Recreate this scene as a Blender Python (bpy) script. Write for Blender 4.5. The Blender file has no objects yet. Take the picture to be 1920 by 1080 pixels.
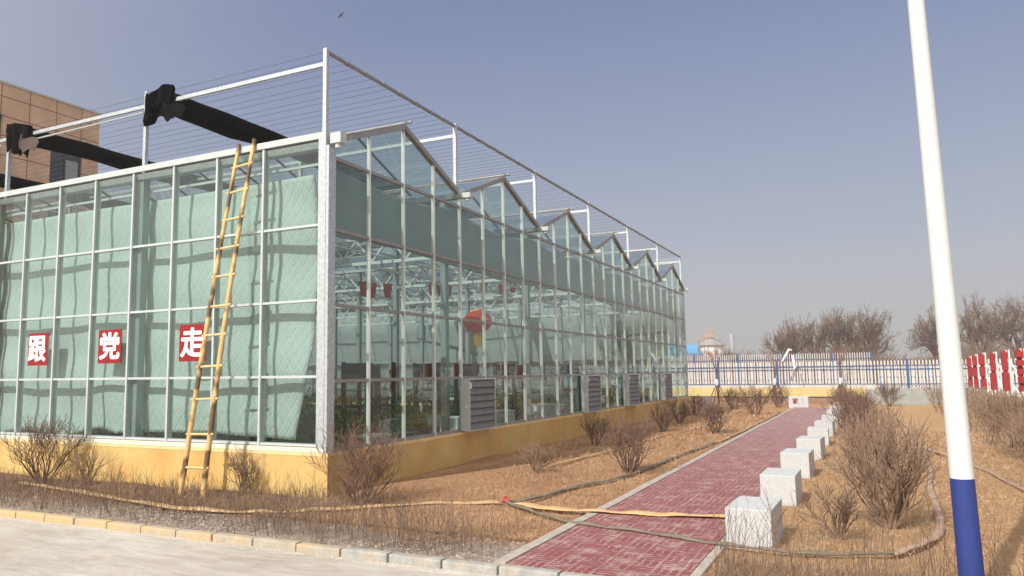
import bpy, math, random
import numpy as np
from mathutils import Vector, Matrix

# ------------------------------------------------------------------ camera, sky, sun, exposure
sc = bpy.context.scene
C = sc.collection
R = math.radians
cam = bpy.data.cameras.new('camera')
co = bpy.data.objects.new('camera', cam); C.objects.link(co)
cam.sensor_width = 36; cam.lens = 27.15; cam.shift_x = 0.0378; cam.clip_start = 0.1; cam.clip_end = 3000
r_, u_, f_ = (Vector((0.89031, 0.45520, -0.01184)), Vector((0.05996, -0.09141, 0.99401)), Vector((-0.45139, 0.88568, 0.10868)))
mw = Matrix((r_, u_, -f_)).transposed().to_4x4(); mw.translation = Vector((6.1327, -7.9309, 1.5273))
co.matrix_world = mw
sc.camera = co
SUN = Vector((-0.23, -1.0, 0.84)).normalized()
w = bpy.data.worlds.new('World'); sc.world = w; w.use_nodes = True
nt = w.node_tree; nt.nodes.clear()
out = nt.nodes.new('ShaderNodeOutputWorld'); bg = nt.nodes.new('ShaderNodeBackground')
sky = nt.nodes.new('ShaderNodeTexSky'); sky.sky_type = 'NISHITA'; sky.sun_disc = False
sky.sun_elevation = math.asin(SUN.z); sky.sun_rotation = math.atan2(SUN.x, SUN.y)
sky.air_density = 1.0; sky.dust_density = 2.6; sky.ozone_density = 2.2
tc = nt.nodes.new('ShaderNodeTexCoord'); sep = nt.nodes.new('ShaderNodeSeparateXYZ')
nt.links.new(tc.outputs['Generated'], sep.inputs[0])
rmp = nt.nodes.new('ShaderNodeValToRGB')                       # dusty air near the horizon
rmp.color_ramp.elements[0].position = 0.0; rmp.color_ramp.elements[0].color = (.88, .88, .88, 1)
rmp.color_ramp.elements[1].position = 0.5; rmp.color_ramp.elements[1].color = (.45, .45, .45, 1)
nt.links.new(sep.outputs['Z'], rmp.inputs[0])
dst = nt.nodes.new('ShaderNodeValToRGB')                       # colour of the dust by elevation
ce = dst.color_ramp.elements
ce[0].position = 0.0; ce[0].color = (5.1, 4.95, 4.8, 1)
ce[1].position = 0.55; ce[1].color = (2.0, 2.35, 4.8, 1)
e = ce.new(0.16); e.color = (4.0, 4.3, 5.15, 1)
nt.links.new(sep.outputs['Z'], dst.inputs[0])
mx = nt.nodes.new('ShaderNodeMix'); mx.data_type = 'RGBA'
nt.links.new(rmp.outputs[0], mx.inputs[0]); nt.links.new(sky.outputs[0], mx.inputs[6]); nt.links.new(dst.outputs[0], mx.inputs[7])
dp = nt.nodes.new('ShaderNodeVectorMath'); dp.operation = 'DOT_PRODUCT'; dp.inputs[1].default_value = SUN   # bright dusty aureole on the sun's side
nt.links.new(tc.outputs['Generated'], dp.inputs[0])
gl = nt.nodes.new('ShaderNodeMapRange'); gl.inputs[1].default_value = -.25; gl.inputs[2].default_value = 1.0; gl.inputs[3].default_value = 0; gl.inputs[4].default_value = 1
gl.interpolation_type = 'SMOOTHSTEP'; nt.links.new(dp.outputs['Value'], gl.inputs[0])
m2 = nt.nodes.new('ShaderNodeMix'); m2.data_type = 'RGBA'; m2.inputs[7].default_value = (12, 11.3, 10.2, 1)
nt.links.new(gl.outputs[0], m2.inputs[0]); nt.links.new(mx.outputs[2], m2.inputs[6])
nt.links.new(m2.outputs[2], bg.inputs[0]); bg.inputs[1].default_value = 0.105
nt.links.new(bg.outputs[0], out.inputs[0])
sl = bpy.data.lights.new('sun', 'SUN'); sl.energy = 4.2; sl.angle = R(0.6); sl.color = (1.0, 0.965, 0.91)
so = bpy.data.objects.new('sun', sl); C.objects.link(so)
so.rotation_euler = SUN.to_track_quat('Z', 'Y').to_euler(); so.location = (-5, -20, 30)
sc.view_settings.view_transform = 'Standard'; sc.view_settings.look = 'None'
sc.view_settings.exposure = 0.0; sc.view_settings.gamma = 1
sc.cycles.max_bounces = 9; sc.cycles.transparent_max_bounces = 32; sc.cycles.diffuse_bounces = 4
sc.cycles.transmission_bounces = 6; sc.cycles.glossy_bounces = 3; sc.cycles.caustics_reflective = False
sc.cycles.volume_bounces = 1; sc.cycles.use_denoising = True

# ------------------------------------------------------------------ materials
def mat(name, col, rough=.7, metal=0, noise=None, bump=None, spec=.4, col2=None, coord='Object', trans=0):
    """noise=(scale,low,high) varies the colour; col2 is a second colour mixed by another noise (scale, amount)"""
    m = bpy.data.materials.new(name); m.use_nodes = True; n = m.node_tree.nodes; l = m.node_tree.links
    b = n['Principled BSDF']; b.inputs['Roughness'].default_value = rough; b.inputs['Metallic'].default_value = metal
    b.inputs['Specular IOR Level'].default_value = spec
    b.inputs['Base Color'].default_value = (*col, 1)
    t = n.new('ShaderNodeTexCoord')
    last = None
    if noise:
        ns = n.new('ShaderNodeTexNoise'); ns.inputs['Scale'].default_value = noise[0]; ns.inputs['Detail'].default_value = 8; ns.inputs['Roughness'].default_value = .65
        l.new(t.outputs[coord], ns.inputs['Vector'])
        mr = n.new('ShaderNodeMapRange'); mr.inputs[1].default_value = .3; mr.inputs[2].default_value = .7
        mr.inputs[3].default_value = noise[1]; mr.inputs[4].default_value = noise[2]
        l.new(ns.outputs[0], mr.inputs[0])
        mm = n.new('ShaderNodeMix'); mm.data_type = 'RGBA'; mm.blend_type = 'MULTIPLY'; mm.inputs[0].default_value = 1
        mm.inputs[6].default_value = (*col, 1)
        cb = n.new('ShaderNodeCombineColor'); [l.new(mr.outputs[0], cb.inputs[i]) for i in range(3)]
        l.new(cb.outputs[0], mm.inputs[7]); last = mm.outputs[2]
        if col2:
            n2 = n.new('ShaderNodeTexNoise'); n2.inputs['Scale'].default_value = col2[1]; n2.inputs['Detail'].default_value = 6
            l.new(t.outputs[coord], n2.inputs['Vector'])
            m2 = n.new('ShaderNodeMapRange'); m2.inputs[1].default_value = .42; m2.inputs[2].default_value = .62; m2.inputs[4].default_value = col2[2]
            l.new(n2.outputs[0], m2.inputs[0])
            m3 = n.new('ShaderNodeMix'); m3.data_type = 'RGBA'; l.new(m2.outputs[0], m3.inputs[0]); l.new(last, m3.inputs[6])
            m3.inputs[7].default_value = (*col2[0], 1); last = m3.outputs[2]
        l.new(last, b.inputs['Base Color'])
    if bump:
        nb = n.new('ShaderNodeTexNoise'); nb.inputs['Scale'].default_value = bump[0]; nb.inputs['Detail'].default_value = 6
        l.new(t.outputs[coord], nb.inputs['Vector'])
        bp = n.new('ShaderNodeBump'); bp.inputs['Strength'].default_value = bump[1]; bp.inputs['Distance'].default_value = bump[2] if len(bump) > 2 else .02
        l.new(nb.outputs[0], bp.inputs['Height']); l.new(bp.outputs[0], b.inputs['Normal'])
    if trans:
        tr = n.new('ShaderNodeBsdfTranslucent'); tr.inputs[0].default_value = (*col, 1)
        ms = n.new('ShaderNodeMixShader'); ms.inputs[0].default_value = trans
        if last: l.new(last, tr.inputs[0])
        l.new(b.outputs[0], ms.inputs[1]); l.new(tr.outputs[0], ms.inputs[2]); l.new(ms.outputs[0], n['Material Output'].inputs[0])
    return m

def glass(name, tint, refl=1.0, haze=0.0, hcol=(.6, .65, .65), wav=.0):
    m = bpy.data.materials.new(name); m.use_nodes = True; n = m.node_tree.nodes; l = m.node_tree.links
    n.remove(n['Principled BSDF']); o = n['Material Output']
    t = n.new('ShaderNodeBsdfTransparent'); t.inputs[0].default_value = (*tint, 1)
    g = n.new('ShaderNodeBsdfGlossy'); g.inputs['Roughness'].default_value = .0; g.inputs[0].default_value = (.95, 1, .98, 1)
    fr = n.new('ShaderNodeFresnel')
    gm = n.new('ShaderNodeNewGeometry'); io = n.new('ShaderNodeMapRange'); io.inputs[3].default_value = 1.42; io.inputs[4].default_value = 1 / 1.42
    l.new(gm.outputs['Backfacing'], io.inputs[0]); l.new(io.outputs[0], fr.inputs[0])      # same reflectance on both sides of a thin pane
    if wav:
        tx = n.new('ShaderNodeTexCoord'); nb = n.new('ShaderNodeTexNoise'); nb.inputs['Scale'].default_value = 1.6; nb.inputs['Detail'].default_value = 1
        l.new(tx.outputs['Object'], nb.inputs['Vector'])
        bp = n.new('ShaderNodeBump'); bp.inputs['Strength'].default_value = wav; bp.inputs['Distance'].default_value = .01
        l.new(nb.outputs[0], bp.inputs['Height']); l.new(bp.outputs[0], g.inputs['Normal'])
    mu = n.new('ShaderNodeMath'); mu.operation = 'MULTIPLY'; mu.inputs[1].default_value = refl; l.new(fr.outputs[0], mu.inputs[0])
    ms = n.new('ShaderNodeMixShader'); l.new(mu.outputs[0], ms.inputs[0])
    base = t.outputs[0]
    if haze:
        d = n.new('ShaderNodeBsdfDiffuse'); d.inputs[0].default_value = (*hcol, 1)
        tl = n.new('ShaderNodeBsdfTranslucent'); tl.inputs[0].default_value = (*hcol, 1)
        a = n.new('ShaderNodeMixShader'); a.inputs[0].default_value = .5; l.new(d.outputs[0], a.inputs[1]); l.new(tl.outputs[0], a.inputs[2])
        h = n.new('ShaderNodeMixShader'); h.inputs[0].default_value = haze; l.new(t.outputs[0], h.inputs[1]); l.new(a.outputs[0], h.inputs[2])
        base = h.outputs[0]
    l.new(base, ms.inputs[1]); l.new(g.outputs[0], ms.inputs[2]); l.new(ms.outputs[0], o.inputs[0])
    return m

M = {}
M['alu'] = mat('white_aluminium', (.52, .56, .565), .4, .0, (3, .9, 1.05), None, .5)
M['alu_dark'] = mat('dark_shaded_aluminium', (.32, .315, .31), .5, .3, (4, .8, 1.1))  # shade of the side rails put into the colour; rafters and roof bars share it
M['alu_lit'] = mat('sunlit_aluminium', (.86, .88, .86), .32, .35, (3, .92, 1.03))  # sunlit edges of the side mullions put in as a brighter colour
M['galv'] = mat('galvanised_steel', (.58, .62, .65), .42, .55, (22, .72, 1.12), (60, .1))
M['beam'] = mat('dark_galvanised_tube', (.30, .32, .33), .45, .5, (12, .8, 1.1))
M['wire'] = mat('black_wire', (.10, .10, .13), .6)
M['glass'] = glass('green_float_glass', (.875, .925, .912), 1.0, wav=.12)
M['glasr'] = glass('side_glass', (.88, .935, .91), .85, .015, (.5, .6, .57), wav=.12)
M['roof'] = glass('cloudy_roof_glass', (.93, .95, .945), 1.0, .10, (.62, .65, .66))
M['sill'] = mat('sill_mortar', (.78, .73, .6), .8, 0, (7, .85, 1.05), (30, .2))
M['black'] = mat('black_shade_net', (.008, .008, .009), .9, 0, (9, .7, 1.5), (25, .4), .03, trans=.04)
M['brown_pl'] = mat('twig_bark', (.17, .105, .08), .85, 0, (7, .7, 1.3), None, .15)
M['bark2'] = mat('twig_bark_pale', (.25, .17, .12), .85, 0, (7, .7, 1.3), None, .15)
M['bark3'] = mat('grey_stem', (.18, .12, .085), .85, 0, (9, .65, 1.25), None, .15)
M['tree'] = mat('tree_bark', (.17, .115, .09), .9, 0, (1.5, .8, 1.25), None, .1)
M['treefar'] = mat('russet_brush_bark', (.26, .15, .11), .9, 0, (.8, .7, 1.3), None, .1)
M['granite'] = None
M['white'] = mat('white_paint', (.80, .80, .79), .5, 0, (2, .95, 1.03))
M['fwhite'] = mat('fence_white_paint', (.66, .63, .60), .6, 0, (6, .85, 1.04))
M['fgrey'] = mat('rear_fence_paint', (.56, .57, .60), .6, 0, (6, .85, 1.04))
M['pyellow'] = mat('pale_yellow_paint', (.66, .51, .23), .8, 0, (2, .85, 1.08))
M['blue'] = mat('fence_blue_paint', (.05, .11, .26), .5, 0, (6, .85, 1.1))
M['poleblue'] = mat('blue_band_paint', (.022, .042, .20), .5, 0, (5, .9, 1.1))
M['polewhite'] = mat('white_pole_paint', (.66, .675, .67), .45, 0, (3, .93, 1.03))
M['red'] = mat('sign_red', (.28, .008, .012), .45)
M['red2'] = mat('letter_red', (.34, .015, .018), .5, 0, (5, .85, 1.1))
M['signwhite'] = mat('sign_white', (.82, .84, .86), .4)
M['lred'] = mat('lantern_red', (.80, .05, .03), .6, trans=.5)
M['gold'] = mat('lantern_gold', (.68, .44, .08), .5, trans=.25)
M['bred'] = mat('bucket_red', (.62, .05, .05), .5, trans=.2)
M['dwood'] = mat('dark_wood', (.045, .03, .025), .6, 0, (4, .7, 1.3))
M['grey_t'] = mat('planter_grey', (.36, .38, .38), .7, 0, (5, .8, 1.1))
M['foam'] = mat('white_foam', (.7, .73, .74), .7)
M['leaf'] = mat('dark_leaf', (.04, .12, .035), .6, 0, (6, .6, 1.7), trans=.25)
M['soil_in'] = mat('greenhouse_floor', (.06, .058, .05), .9, 0, (2, .7, 1.2))
M['icol'] = mat('interior_column_steel', (.27, .33, .325), .5, .2, (2, .9, 1.08))
M['itruss'] = mat('interior_truss_steel', (.66, .72, .73), .45, .3)
M['sheet'] = mat('white_plastic_sheet', (.52, .59, .58), .6, 0, (1.2, .86, 1.06), (3, .5, .03), trans=.5)
M['quiltr'] = mat('grey_green_quilt', (.31, .38, .385), .8, 0, (1.5, .9, 1.08), (4, .4, .02), trans=.12)
M['hose_t'] = mat('tan_layflat_hose', (.56, .37, .19), .5, 0, (9, .75, 1.15), (14, .5, .01))
M['hose_o'] = mat('orange_layflat_hose', (.66, .40, .19), .4, 0, (9, .8, 1.15), (14, .6, .012))
M['hose_d'] = mat('dark_canvas_hose', (.19, .165, .125), .7, 0, (9, .75, 1.2), (14, .5, .01))
M['hose_p'] = mat('dusty_pink_hose', (.42, .28, .2), .7, 0, (9, .75, 1.15))
M['clothc'] = mat('brown_cloth', (.09, .06, .05), .8)
M['bird'] = mat('bird_black', (.012, .012, .016), .7)
M['straw'] = mat('straw', (.47, .275, .155), .8, 0, (1.2, .7, 1.3), None, .2)
M['straw2'] = mat('straw_pale', (.58, .40, .25), .8, 0, (1.2, .7, 1.2), None, .2)
M['lblue'] = mat('blue_sheet_roof', (.10, .33, .60), .5, 0, (1, .9, 1.1))
M['brick'] = mat('red_brick_far', (.33, .17, .12), .9)
M['greyroof'] = mat('grey_felt_roof', (.30, .29, .28), .9)
M['orange'] = mat('orange_trim', (.75, .33, .12), .6)
M['win'] = mat('dark_window_glass', (.02, .025, .03), .08, 0, spec=.6)
M['wframe'] = mat('dark_window_frame', (.03, .03, .032), .5)
M['curt_in'] = mat('pale_window_curtain', (.30, .33, .34), .8)

def granite():
    m = mat('speckled_granite', (.56, .575, .58), .75, 0, (55, .90, 1.06), (80, .15, .004))
    n = m.node_tree.nodes; l = m.node_tree.links; b = n['Principled BSDF']
    t = n.new('ShaderNodeTexCoord'); v = n.new('ShaderNodeTexNoise'); v.inputs['Scale'].default_value = 140; v.inputs['Detail'].default_value = 2
    l.new(t.outputs['Object'], v.inputs['Vector'])
    r = n.new('ShaderNodeValToRGB'); r.color_ramp.elements[0].position = .32; r.color_ramp.elements[0].color = (.66, .66, .68, 1)
    r.color_ramp.elements[1].position = .45; r.color_ramp.elements[1].color = (1, 1, 1, 1); l.new(v.outputs[0], r.inputs[0])
    mm = n.new('ShaderNodeMix'); mm.data_type = 'RGBA'; mm.blend_type = 'MULTIPLY'; mm.inputs[0].default_value = 1
    src = b.inputs['Base Color'].links[0].from_socket
    l.new(src, mm.inputs[6]); l.new(r.outputs[0], mm.inputs[7]); l.new(mm.outputs[2], b.inputs['Base Color'])
    return m
M['granite'] = granite()

def N(m): return m.node_tree.nodes, m.node_tree.links
def quilt():
    m = mat('mint_quilted_curtain', (.50, .565, .54), .85, 0, (1.1, .90, 1.06), None, .2, trans=.10)
    n, l = N(m); b = n['Principled BSDF']
    t = n.new('ShaderNodeTexCoord'); mp = n.new('ShaderNodeSeparateXYZ'); l.new(t.outputs['Object'], mp.inputs[0])
    def ma(op, a, b_=None):
        q = n.new('ShaderNodeMath'); q.operation = op
        for i, v in enumerate((a, b_)):
            if v is None: continue
            if isinstance(v, (int, float)): q.inputs[i].default_value = v
            else: l.new(v, q.inputs[i])
        return q.outputs[0]
    u = ma('ADD', mp.outputs[0], ma('MULTIPLY', mp.outputs[2], .75)); v = ma('SUBTRACT', mp.outputs[0], ma('MULTIPLY', mp.outputs[2], .75))
    def ln(a): return ma('ABSOLUTE', ma('SUBTRACT', ma('FRACT', ma('MULTIPLY', a, 6.6)), .5))
    h = ma('MINIMUM', ln(u), ln(v)); h2 = ma('MINIMUM', ma('MULTIPLY', h, 7), 1)
    nz = n.new('ShaderNodeTexNoise'); nz.inputs['Scale'].default_value = 2.2; nz.inputs['Detail'].default_value = 5; l.new(t.outputs['Object'], nz.inputs['Vector'])
    hh = ma('ADD', h2, ma('MULTIPLY', nz.outputs[0], 5))
    bp = n.new('ShaderNodeBump'); bp.inputs['Strength'].default_value = .55; bp.inputs['Distance'].default_value = .012
    l.new(hh, bp.inputs['Height']); l.new(bp.outputs[0], b.inputs['Normal'])
    # stitched seams are a paler thread
    src = b.inputs['Base Color'].links[0].from_socket
    mm = n.new('ShaderNodeMix'); mm.data_type = 'RGBA'; mm.inputs[7].default_value = (.60, .68, .64, 1)
    f = ma('MULTIPLY', ma('SUBTRACT', 1, h2), .5); l.new(f, mm.inputs[0]); l.new(src, mm.inputs[6]); l.new(mm.outputs[2], b.inputs['Base Color'])
    return m
M['quilt'] = quilt()

def yellow():
    m = mat('yellow_base_paint', (.68, .475, .185), .8, 0, (1.6, .82, 1.08), (14, .25, .012), .3, ((.60, .33, .10), 1.3, .6))
    return m
M['yellow'] = yellow()

def ground_mat():
    m = bpy.data.materials.new('dry_ground'); m.use_nodes = True; n, l = N(m); b = n['Principled BSDF']; b.inputs['Roughness'].default_value = .95; b.inputs['Specular IOR Level'].default_value = .1
    g = n.new('ShaderNodeNewGeometry'); s = n.new('ShaderNodeSeparateXYZ'); l.new(g.outputs['Position'], s.inputs[0])
    def nz(sc_, det=8, ro=.6):
        q = n.new('ShaderNodeTexNoise'); q.inputs['Scale'].default_value = sc_; q.inputs['Detail'].default_value = det; q.inputs['Roughness'].default_value = ro
        l.new(g.outputs['Position'], q.inputs['Vector']); return q.outputs[0]
    def ma(op, a, b_, clamp=False):
        q = n.new('ShaderNodeMath'); q.operation = op; q.use_clamp = clamp
        for i, v in enumerate((a, b_)):
            if isinstance(v, (int, float)): q.inputs[i].default_value = v
            else: l.new(v, q.inputs[i])
        return q.outputs[0]
    def mix(f, a, b_, mode='MIX'):
        q = n.new('ShaderNodeMix'); q.data_type = 'RGBA'; q.blend_type = mode
        for sock, v in ((q.inputs[0], f), (q.inputs[6], a), (q.inputs[7], b_)):
            if isinstance(v, tuple): sock.default_value = (*v, 1)
            elif isinstance(v, (int, float)): sock.default_value = v
            else: l.new(v, sock)
        return q.outputs[2]
    def rng(v, a, b_, c=0, d=1):
        q = n.new('ShaderNodeMapRange'); l.new(v, q.inputs[0]); q.inputs[1].default_value = a; q.inputs[2].default_value = b_; q.inputs[3].default_value = c; q.inputs[4].default_value = d; return q.outputs[0]
    n1 = nz(.6); n2 = nz(5); n3 = nz(38, 5, .75)
    lawn = mix(rng(n1, .4, .62), (.49, .275, .15), (.57, .345, .20)); lawn = mix(rng(n2, .45, .7), lawn, (.42, .25, .13))
    lawnr = mix(rng(n2, .35, .65), (.50, .31, .17), (.59, .385, .21))
    lawn = mix(rng(s.outputs[0], 4.9, 5.3), lawn, lawnr)
    soil = mix(rng(n2, .35, .65), (.34, .275, .23), (.48, .39, .33))
    bed = mix(rng(n2, .35, .65), (.19, .12, .08), (.30, .19, .12))
    wob = ma('MULTIPLY', ma('SUBTRACT', n1, .5), 1.2)
    y = ma('ADD', s.outputs[1], wob)
    # bed in front of the wall
    fb = ma('MULTIPLY', rng(y, .35, -.1), rng(s.outputs[0], 2.0, .2), True)
    c = mix(fb, lawn, bed)
    fs = ma('MULTIPLY', rng(y, -1.25, -1.55), rng(s.outputs[0], 4.0, 3.6), True)
    c = mix(fs, c, soil)
    far = mix(rng(n1, .35, .65), (.44, .34, .26), (.33, .25, .19))
    c = mix(rng(s.outputs[1], 28, 31), c, far)
    c = mix(1.0, c, mix(rng(n3, .3, .7), (.50, .48, .46), (1.32, 1.32, 1.32)), 'MULTIPLY')
    l.new(c, b.inputs['Base Color'])
    bp = n.new('ShaderNodeBump'); bp.inputs['Strength'].default_value = .8; bp.inputs['Distance'].default_value = .03
    l.new(ma('ADD', nz(22, 8, .75), n3), bp.inputs['Height']); l.new(bp.outputs[0], b.inputs['Normal'])
    return m
M['ground'] = ground_mat()

def road_mat():
    m = mat('pale_concrete', (.50, .46, .405), .85, 0, (.9, .86, 1.08), (18, .35, .012), .3, ((.57, .54, .49), .5, .7))
    n, l = N(m); b = n['Principled BSDF']
    t = n.new('ShaderNodeTexCoord'); mp = n.new('ShaderNodeMapping'); mp.inputs['Scale'].default_value = (.7, 2.6, 1); mp.inputs['Rotation'].default_value = (0, 0, .5)
    l.new(t.outputs['Object'], mp.inputs[0])
    ns = n.new('ShaderNodeTexNoise'); ns.inputs['Scale'].default_value = 2.0; ns.inputs['Detail'].default_value = 9; ns.inputs['Roughness'].default_value = .7; ns.inputs['Distortion'].default_value = 1.5
    l.new(mp.outputs[0], ns.inputs['Vector'])
    r = n.new('ShaderNodeValToRGB'); r.color_ramp.elements[0].position = .36; r.color_ramp.elements[0].color = (.80, .77, .73, 1)
    r.color_ramp.elements[1].position = .66; r.color_ramp.elements[1].color = (1.1, 1.1, 1.1, 1); l.new(ns.outputs[0], r.inputs[0])
    mm = n.new('ShaderNodeMix'); mm.data_type = 'RGBA'; mm.blend_type = 'MULTIPLY'; mm.inputs[0].default_value = 1
    src = b.inputs['Base Color'].links[0].from_socket
    l.new(src, mm.inputs[6]); l.new(r.outputs[0], mm.inputs[7]); l.new(mm.outputs[2], b.inputs['Base Color'])
    return m
M['road'] = road_mat()

def kerb_mat():
    m = mat('painted_kerb_stone', (.40, .395, .37), .8, 0, (8, .65, 1.15), (40, .3, .01))
    n, l = N(m); b = n['Principled BSDF']; src = b.inputs['Base Color'].links[0].from_socket
    g = n.new('ShaderNodeNewGeometry'); s = n.new('ShaderNodeSeparateXYZ'); l.new(g.outputs['Position'], s.inputs[0])
    ns = n.new('ShaderNodeTexNoise'); ns.inputs['Scale'].default_value = 3; ns.inputs['Detail'].default_value = 8; l.new(g.outputs['Position'], ns.inputs['Vector'])
    a = n.new('ShaderNodeMath'); a.operation = 'MULTIPLY_ADD'; a.inputs[1].default_value = 12; l.new(ns.outputs[0], a.inputs[0]); l.new(s.outputs[0], a.inputs[2])
    r = n.new('ShaderNodeMapRange'); r.inputs[1].default_value = 9.3; r.inputs[2].default_value = 4.6; r.inputs[4].default_value = .8; l.new(a.outputs[0], r.inputs[0])
    mm = n.new('ShaderNodeMix'); mm.data_type = 'RGBA'; mm.inputs[7].default_value = (.58, .40, .19, 1); l.new(r.outputs[0], mm.inputs[0]); l.new(src, mm.inputs[6])
    l.new(mm.outputs[2], b.inputs['Base Color']); return m
M['kerb'] = kerb_mat()

def paver_mat():
    m = bpy.data.materials.new('red_interlocking_pavers'); m.use_nodes = True; n, l = N(m); b = n['Principled BSDF']; b.inputs['Roughness'].default_value = .8; b.inputs['Specular IOR Level'].default_value = .3
    g = n.new('ShaderNodeNewGeometry'); s = n.new('ShaderNodeSeparateXYZ'); l.new(g.outputs['Position'], s.inputs[0])
    def ma(op, *a):
        q = n.new('ShaderNodeMath'); q.operation = op
        for i, v in enumerate(a):
            if isinstance(v, (int, float)): q.inputs[i].default_value = v
            else: l.new(v, q.inputs[i])
        return q.outputs[0]
    def nz(sc_, det=8, ro=.6):
        q = n.new('ShaderNodeTexNoise'); q.inputs['Scale'].default_value = sc_; q.inputs['Detail'].default_value = det; q.inputs['Roughness'].default_value = ro
        l.new(g.outputs['Position'], q.inputs['Vector']); return q.outputs[0]
    # basket of raised ribs: tiles 0.25 m, ribs run along x in one tile and along y in its neighbour, wavy
    T = 5.0
    x, y = s.outputs[0], s.outputs[1]
    tx = ma('FLOOR', ma('MULTIPLY', x, T)); ty = ma('FLOOR', ma('MULTIPLY', y, T))
    par = ma('MODULO', ma('ABSOLUTE', ma('ADD', tx, ty)), 2)
    wx = ma('ADD', x, ma('MULTIPLY', ma('SINE', ma('MULTIPLY', y, 62.8)), .006)); wy = ma('ADD', y, ma('MULTIPLY', ma('SINE', ma('MULTIPLY', x, 62.8)), .006))
    def line(a, k, wd):
        return ma('LESS_THAN', ma('ABSOLUTE', ma('SUBTRACT', ma('FRACT', ma('MULTIPLY', a, k)), .5)), wd)
    la = line(wx, T * 3, .13); lb = line(wy, T * 3, .13)
    pat = ma('ADD', ma('MULTIPLY', la, par), ma('MULTIPLY', lb, ma('SUBTRACT', 1, par)))
    joint = ma('MAXIMUM', line(ma('ADD', x, .125), T, .035), line(ma('ADD', y, .125), T, .035))
    pat = ma('MAXIMUM', pat, joint)
    big = nz(1.6); fine = nz(14)
    amt = n.new('ShaderNodeMapRange'); l.new(ma('ADD', ma('MULTIPLY', big, .6), ma('MULTIPLY', fine, .4)), amt.inputs[0]); amt.inputs[1].default_value = .38; amt.inputs[2].default_value = .62; amt.inputs[3].default_value = .12; amt.inputs[4].default_value = .75
    f = ma('MULTIPLY', pat, amt.outputs[0])
    dust = n.new('ShaderNodeMapRange'); l.new(nz(5, 9, .7), dust.inputs[0]); dust.inputs[1].default_value = .50; dust.inputs[2].default_value = .72; dust.inputs[4].default_value = .5
    def mix(fc, a, b_):
        q = n.new('ShaderNodeMix'); q.data_type = 'RGBA'
        for sock, v in ((q.inputs[0], fc), (q.inputs[6], a), (q.inputs[7], b_)):
            if isinstance(v, tuple): sock.default_value = (*v, 1)
            elif isinstance(v, (int, float)): sock.default_value = v
            else: l.new(v, sock)
        return q.outputs[2]
    far_tone = n.new('ShaderNodeMapRange'); l.new(y, far_tone.inputs[0]); far_tone.inputs[1].default_value = 0; far_tone.inputs[2].default_value = 16  # red turns paler and greyer with distance along the path
    red = mix(fine, (.185, .052, .052), (.285, .10, .095)); red = mix(far_tone.outputs[0], red, (.30, .165, .165))
    c = mix(f, red, (.50, .34, .32)); c = mix(dust.outputs[0], c, (.62, .54, .52))
    l.new(c, b.inputs['Base Color'])
    bp = n.new('ShaderNodeBump'); bp.inputs['Strength'].default_value = .5; bp.inputs['Distance'].default_value = .006; bp.invert = True
    l.new(pat, bp.inputs['Height']); l.new(bp.outputs[0], b.inputs['Normal'])
    return m
M['paver'] = paver_mat()

def bamboo():
    m = mat('bamboo', (.70, .47, .20), .5, 0, (5, .8, 1.12), None, .4, ((.05, .025, .015), 2.4, .85)); return m
M['bamboo'] = bamboo()
for nd in M['bamboo'].node_tree.nodes:      # scorched patches only here and there
    if nd.type == 'MAP_RANGE' and abs(nd.inputs[1].default_value - .42) < 1e-6: nd.inputs[1].default_value = .46; nd.inputs[2].default_value = .55
M['rung'] = mat('bamboo_rung', (.76, .54, .25), .5, 0, (8, .85, 1.1))

def cladding():
    m = bpy.data.materials.new('tan_stone_cladding'); m.use_nodes = True; n, l = N(m); b = n['Principled BSDF']; b.inputs['Roughness'].default_value = .6
    g = n.new('ShaderNodeNewGeometry'); s = n.new('ShaderNodeSeparateXYZ'); l.new(g.outputs['Position'], s.inputs[0])
    cx = n.new('ShaderNodeCombineXYZ'); l.new(s.outputs[1], cx.inputs[0]); l.new(s.outputs[2], cx.inputs[1])
    br = n.new('ShaderNodeTexBrick'); br.offset = 0; br.inputs['Scale'].default_value = 1; br.inputs['Brick Width'].default_value = 1.25; br.inputs['Row Height'].default_value = .84
    br.inputs['Mortar Size'].default_value = .022; br.inputs['Mortar Smooth'].default_value = 0
    br.inputs['Color1'].default_value = (.60, .39, .245, 1); br.inputs['Color2'].default_value = (.66, .44, .28, 1); br.inputs['Mortar'].default_value = (.20, .10, .07, 1)
    l.new(cx.outputs[0], br.inputs['Vector'])
    ns = n.new('ShaderNodeTexNoise'); ns.inputs['Scale'].default_value = 1.3; ns.inputs['Detail'].default_value = 7; l.new(g.outputs['Position'], ns.inputs['Vector'])
    mr = n.new('ShaderNodeMapRange'); l.new(ns.outputs[0], mr.inputs[0]); mr.inputs[1].default_value = .3; mr.inputs[2].default_value = .7; mr.inputs[3].default_value = .85; mr.inputs[4].default_value = 1.12
    mm = n.new('ShaderNodeMix'); mm.data_type = 'RGBA'; mm.blend_type = 'MULTIPLY'; mm.inputs[0].default_value = 1
    cb = n.new('ShaderNodeCombineColor'); [l.new(mr.outputs[0], cb.inputs[i]) for i in range(3)]
    l.new(br.outputs[0], mm.inputs[6]); l.new(cb.outputs[0], mm.inputs[7]); l.new(mm.outputs[2], b.inputs['Base Color']); return m
M['clad'] = cladding()

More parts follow.
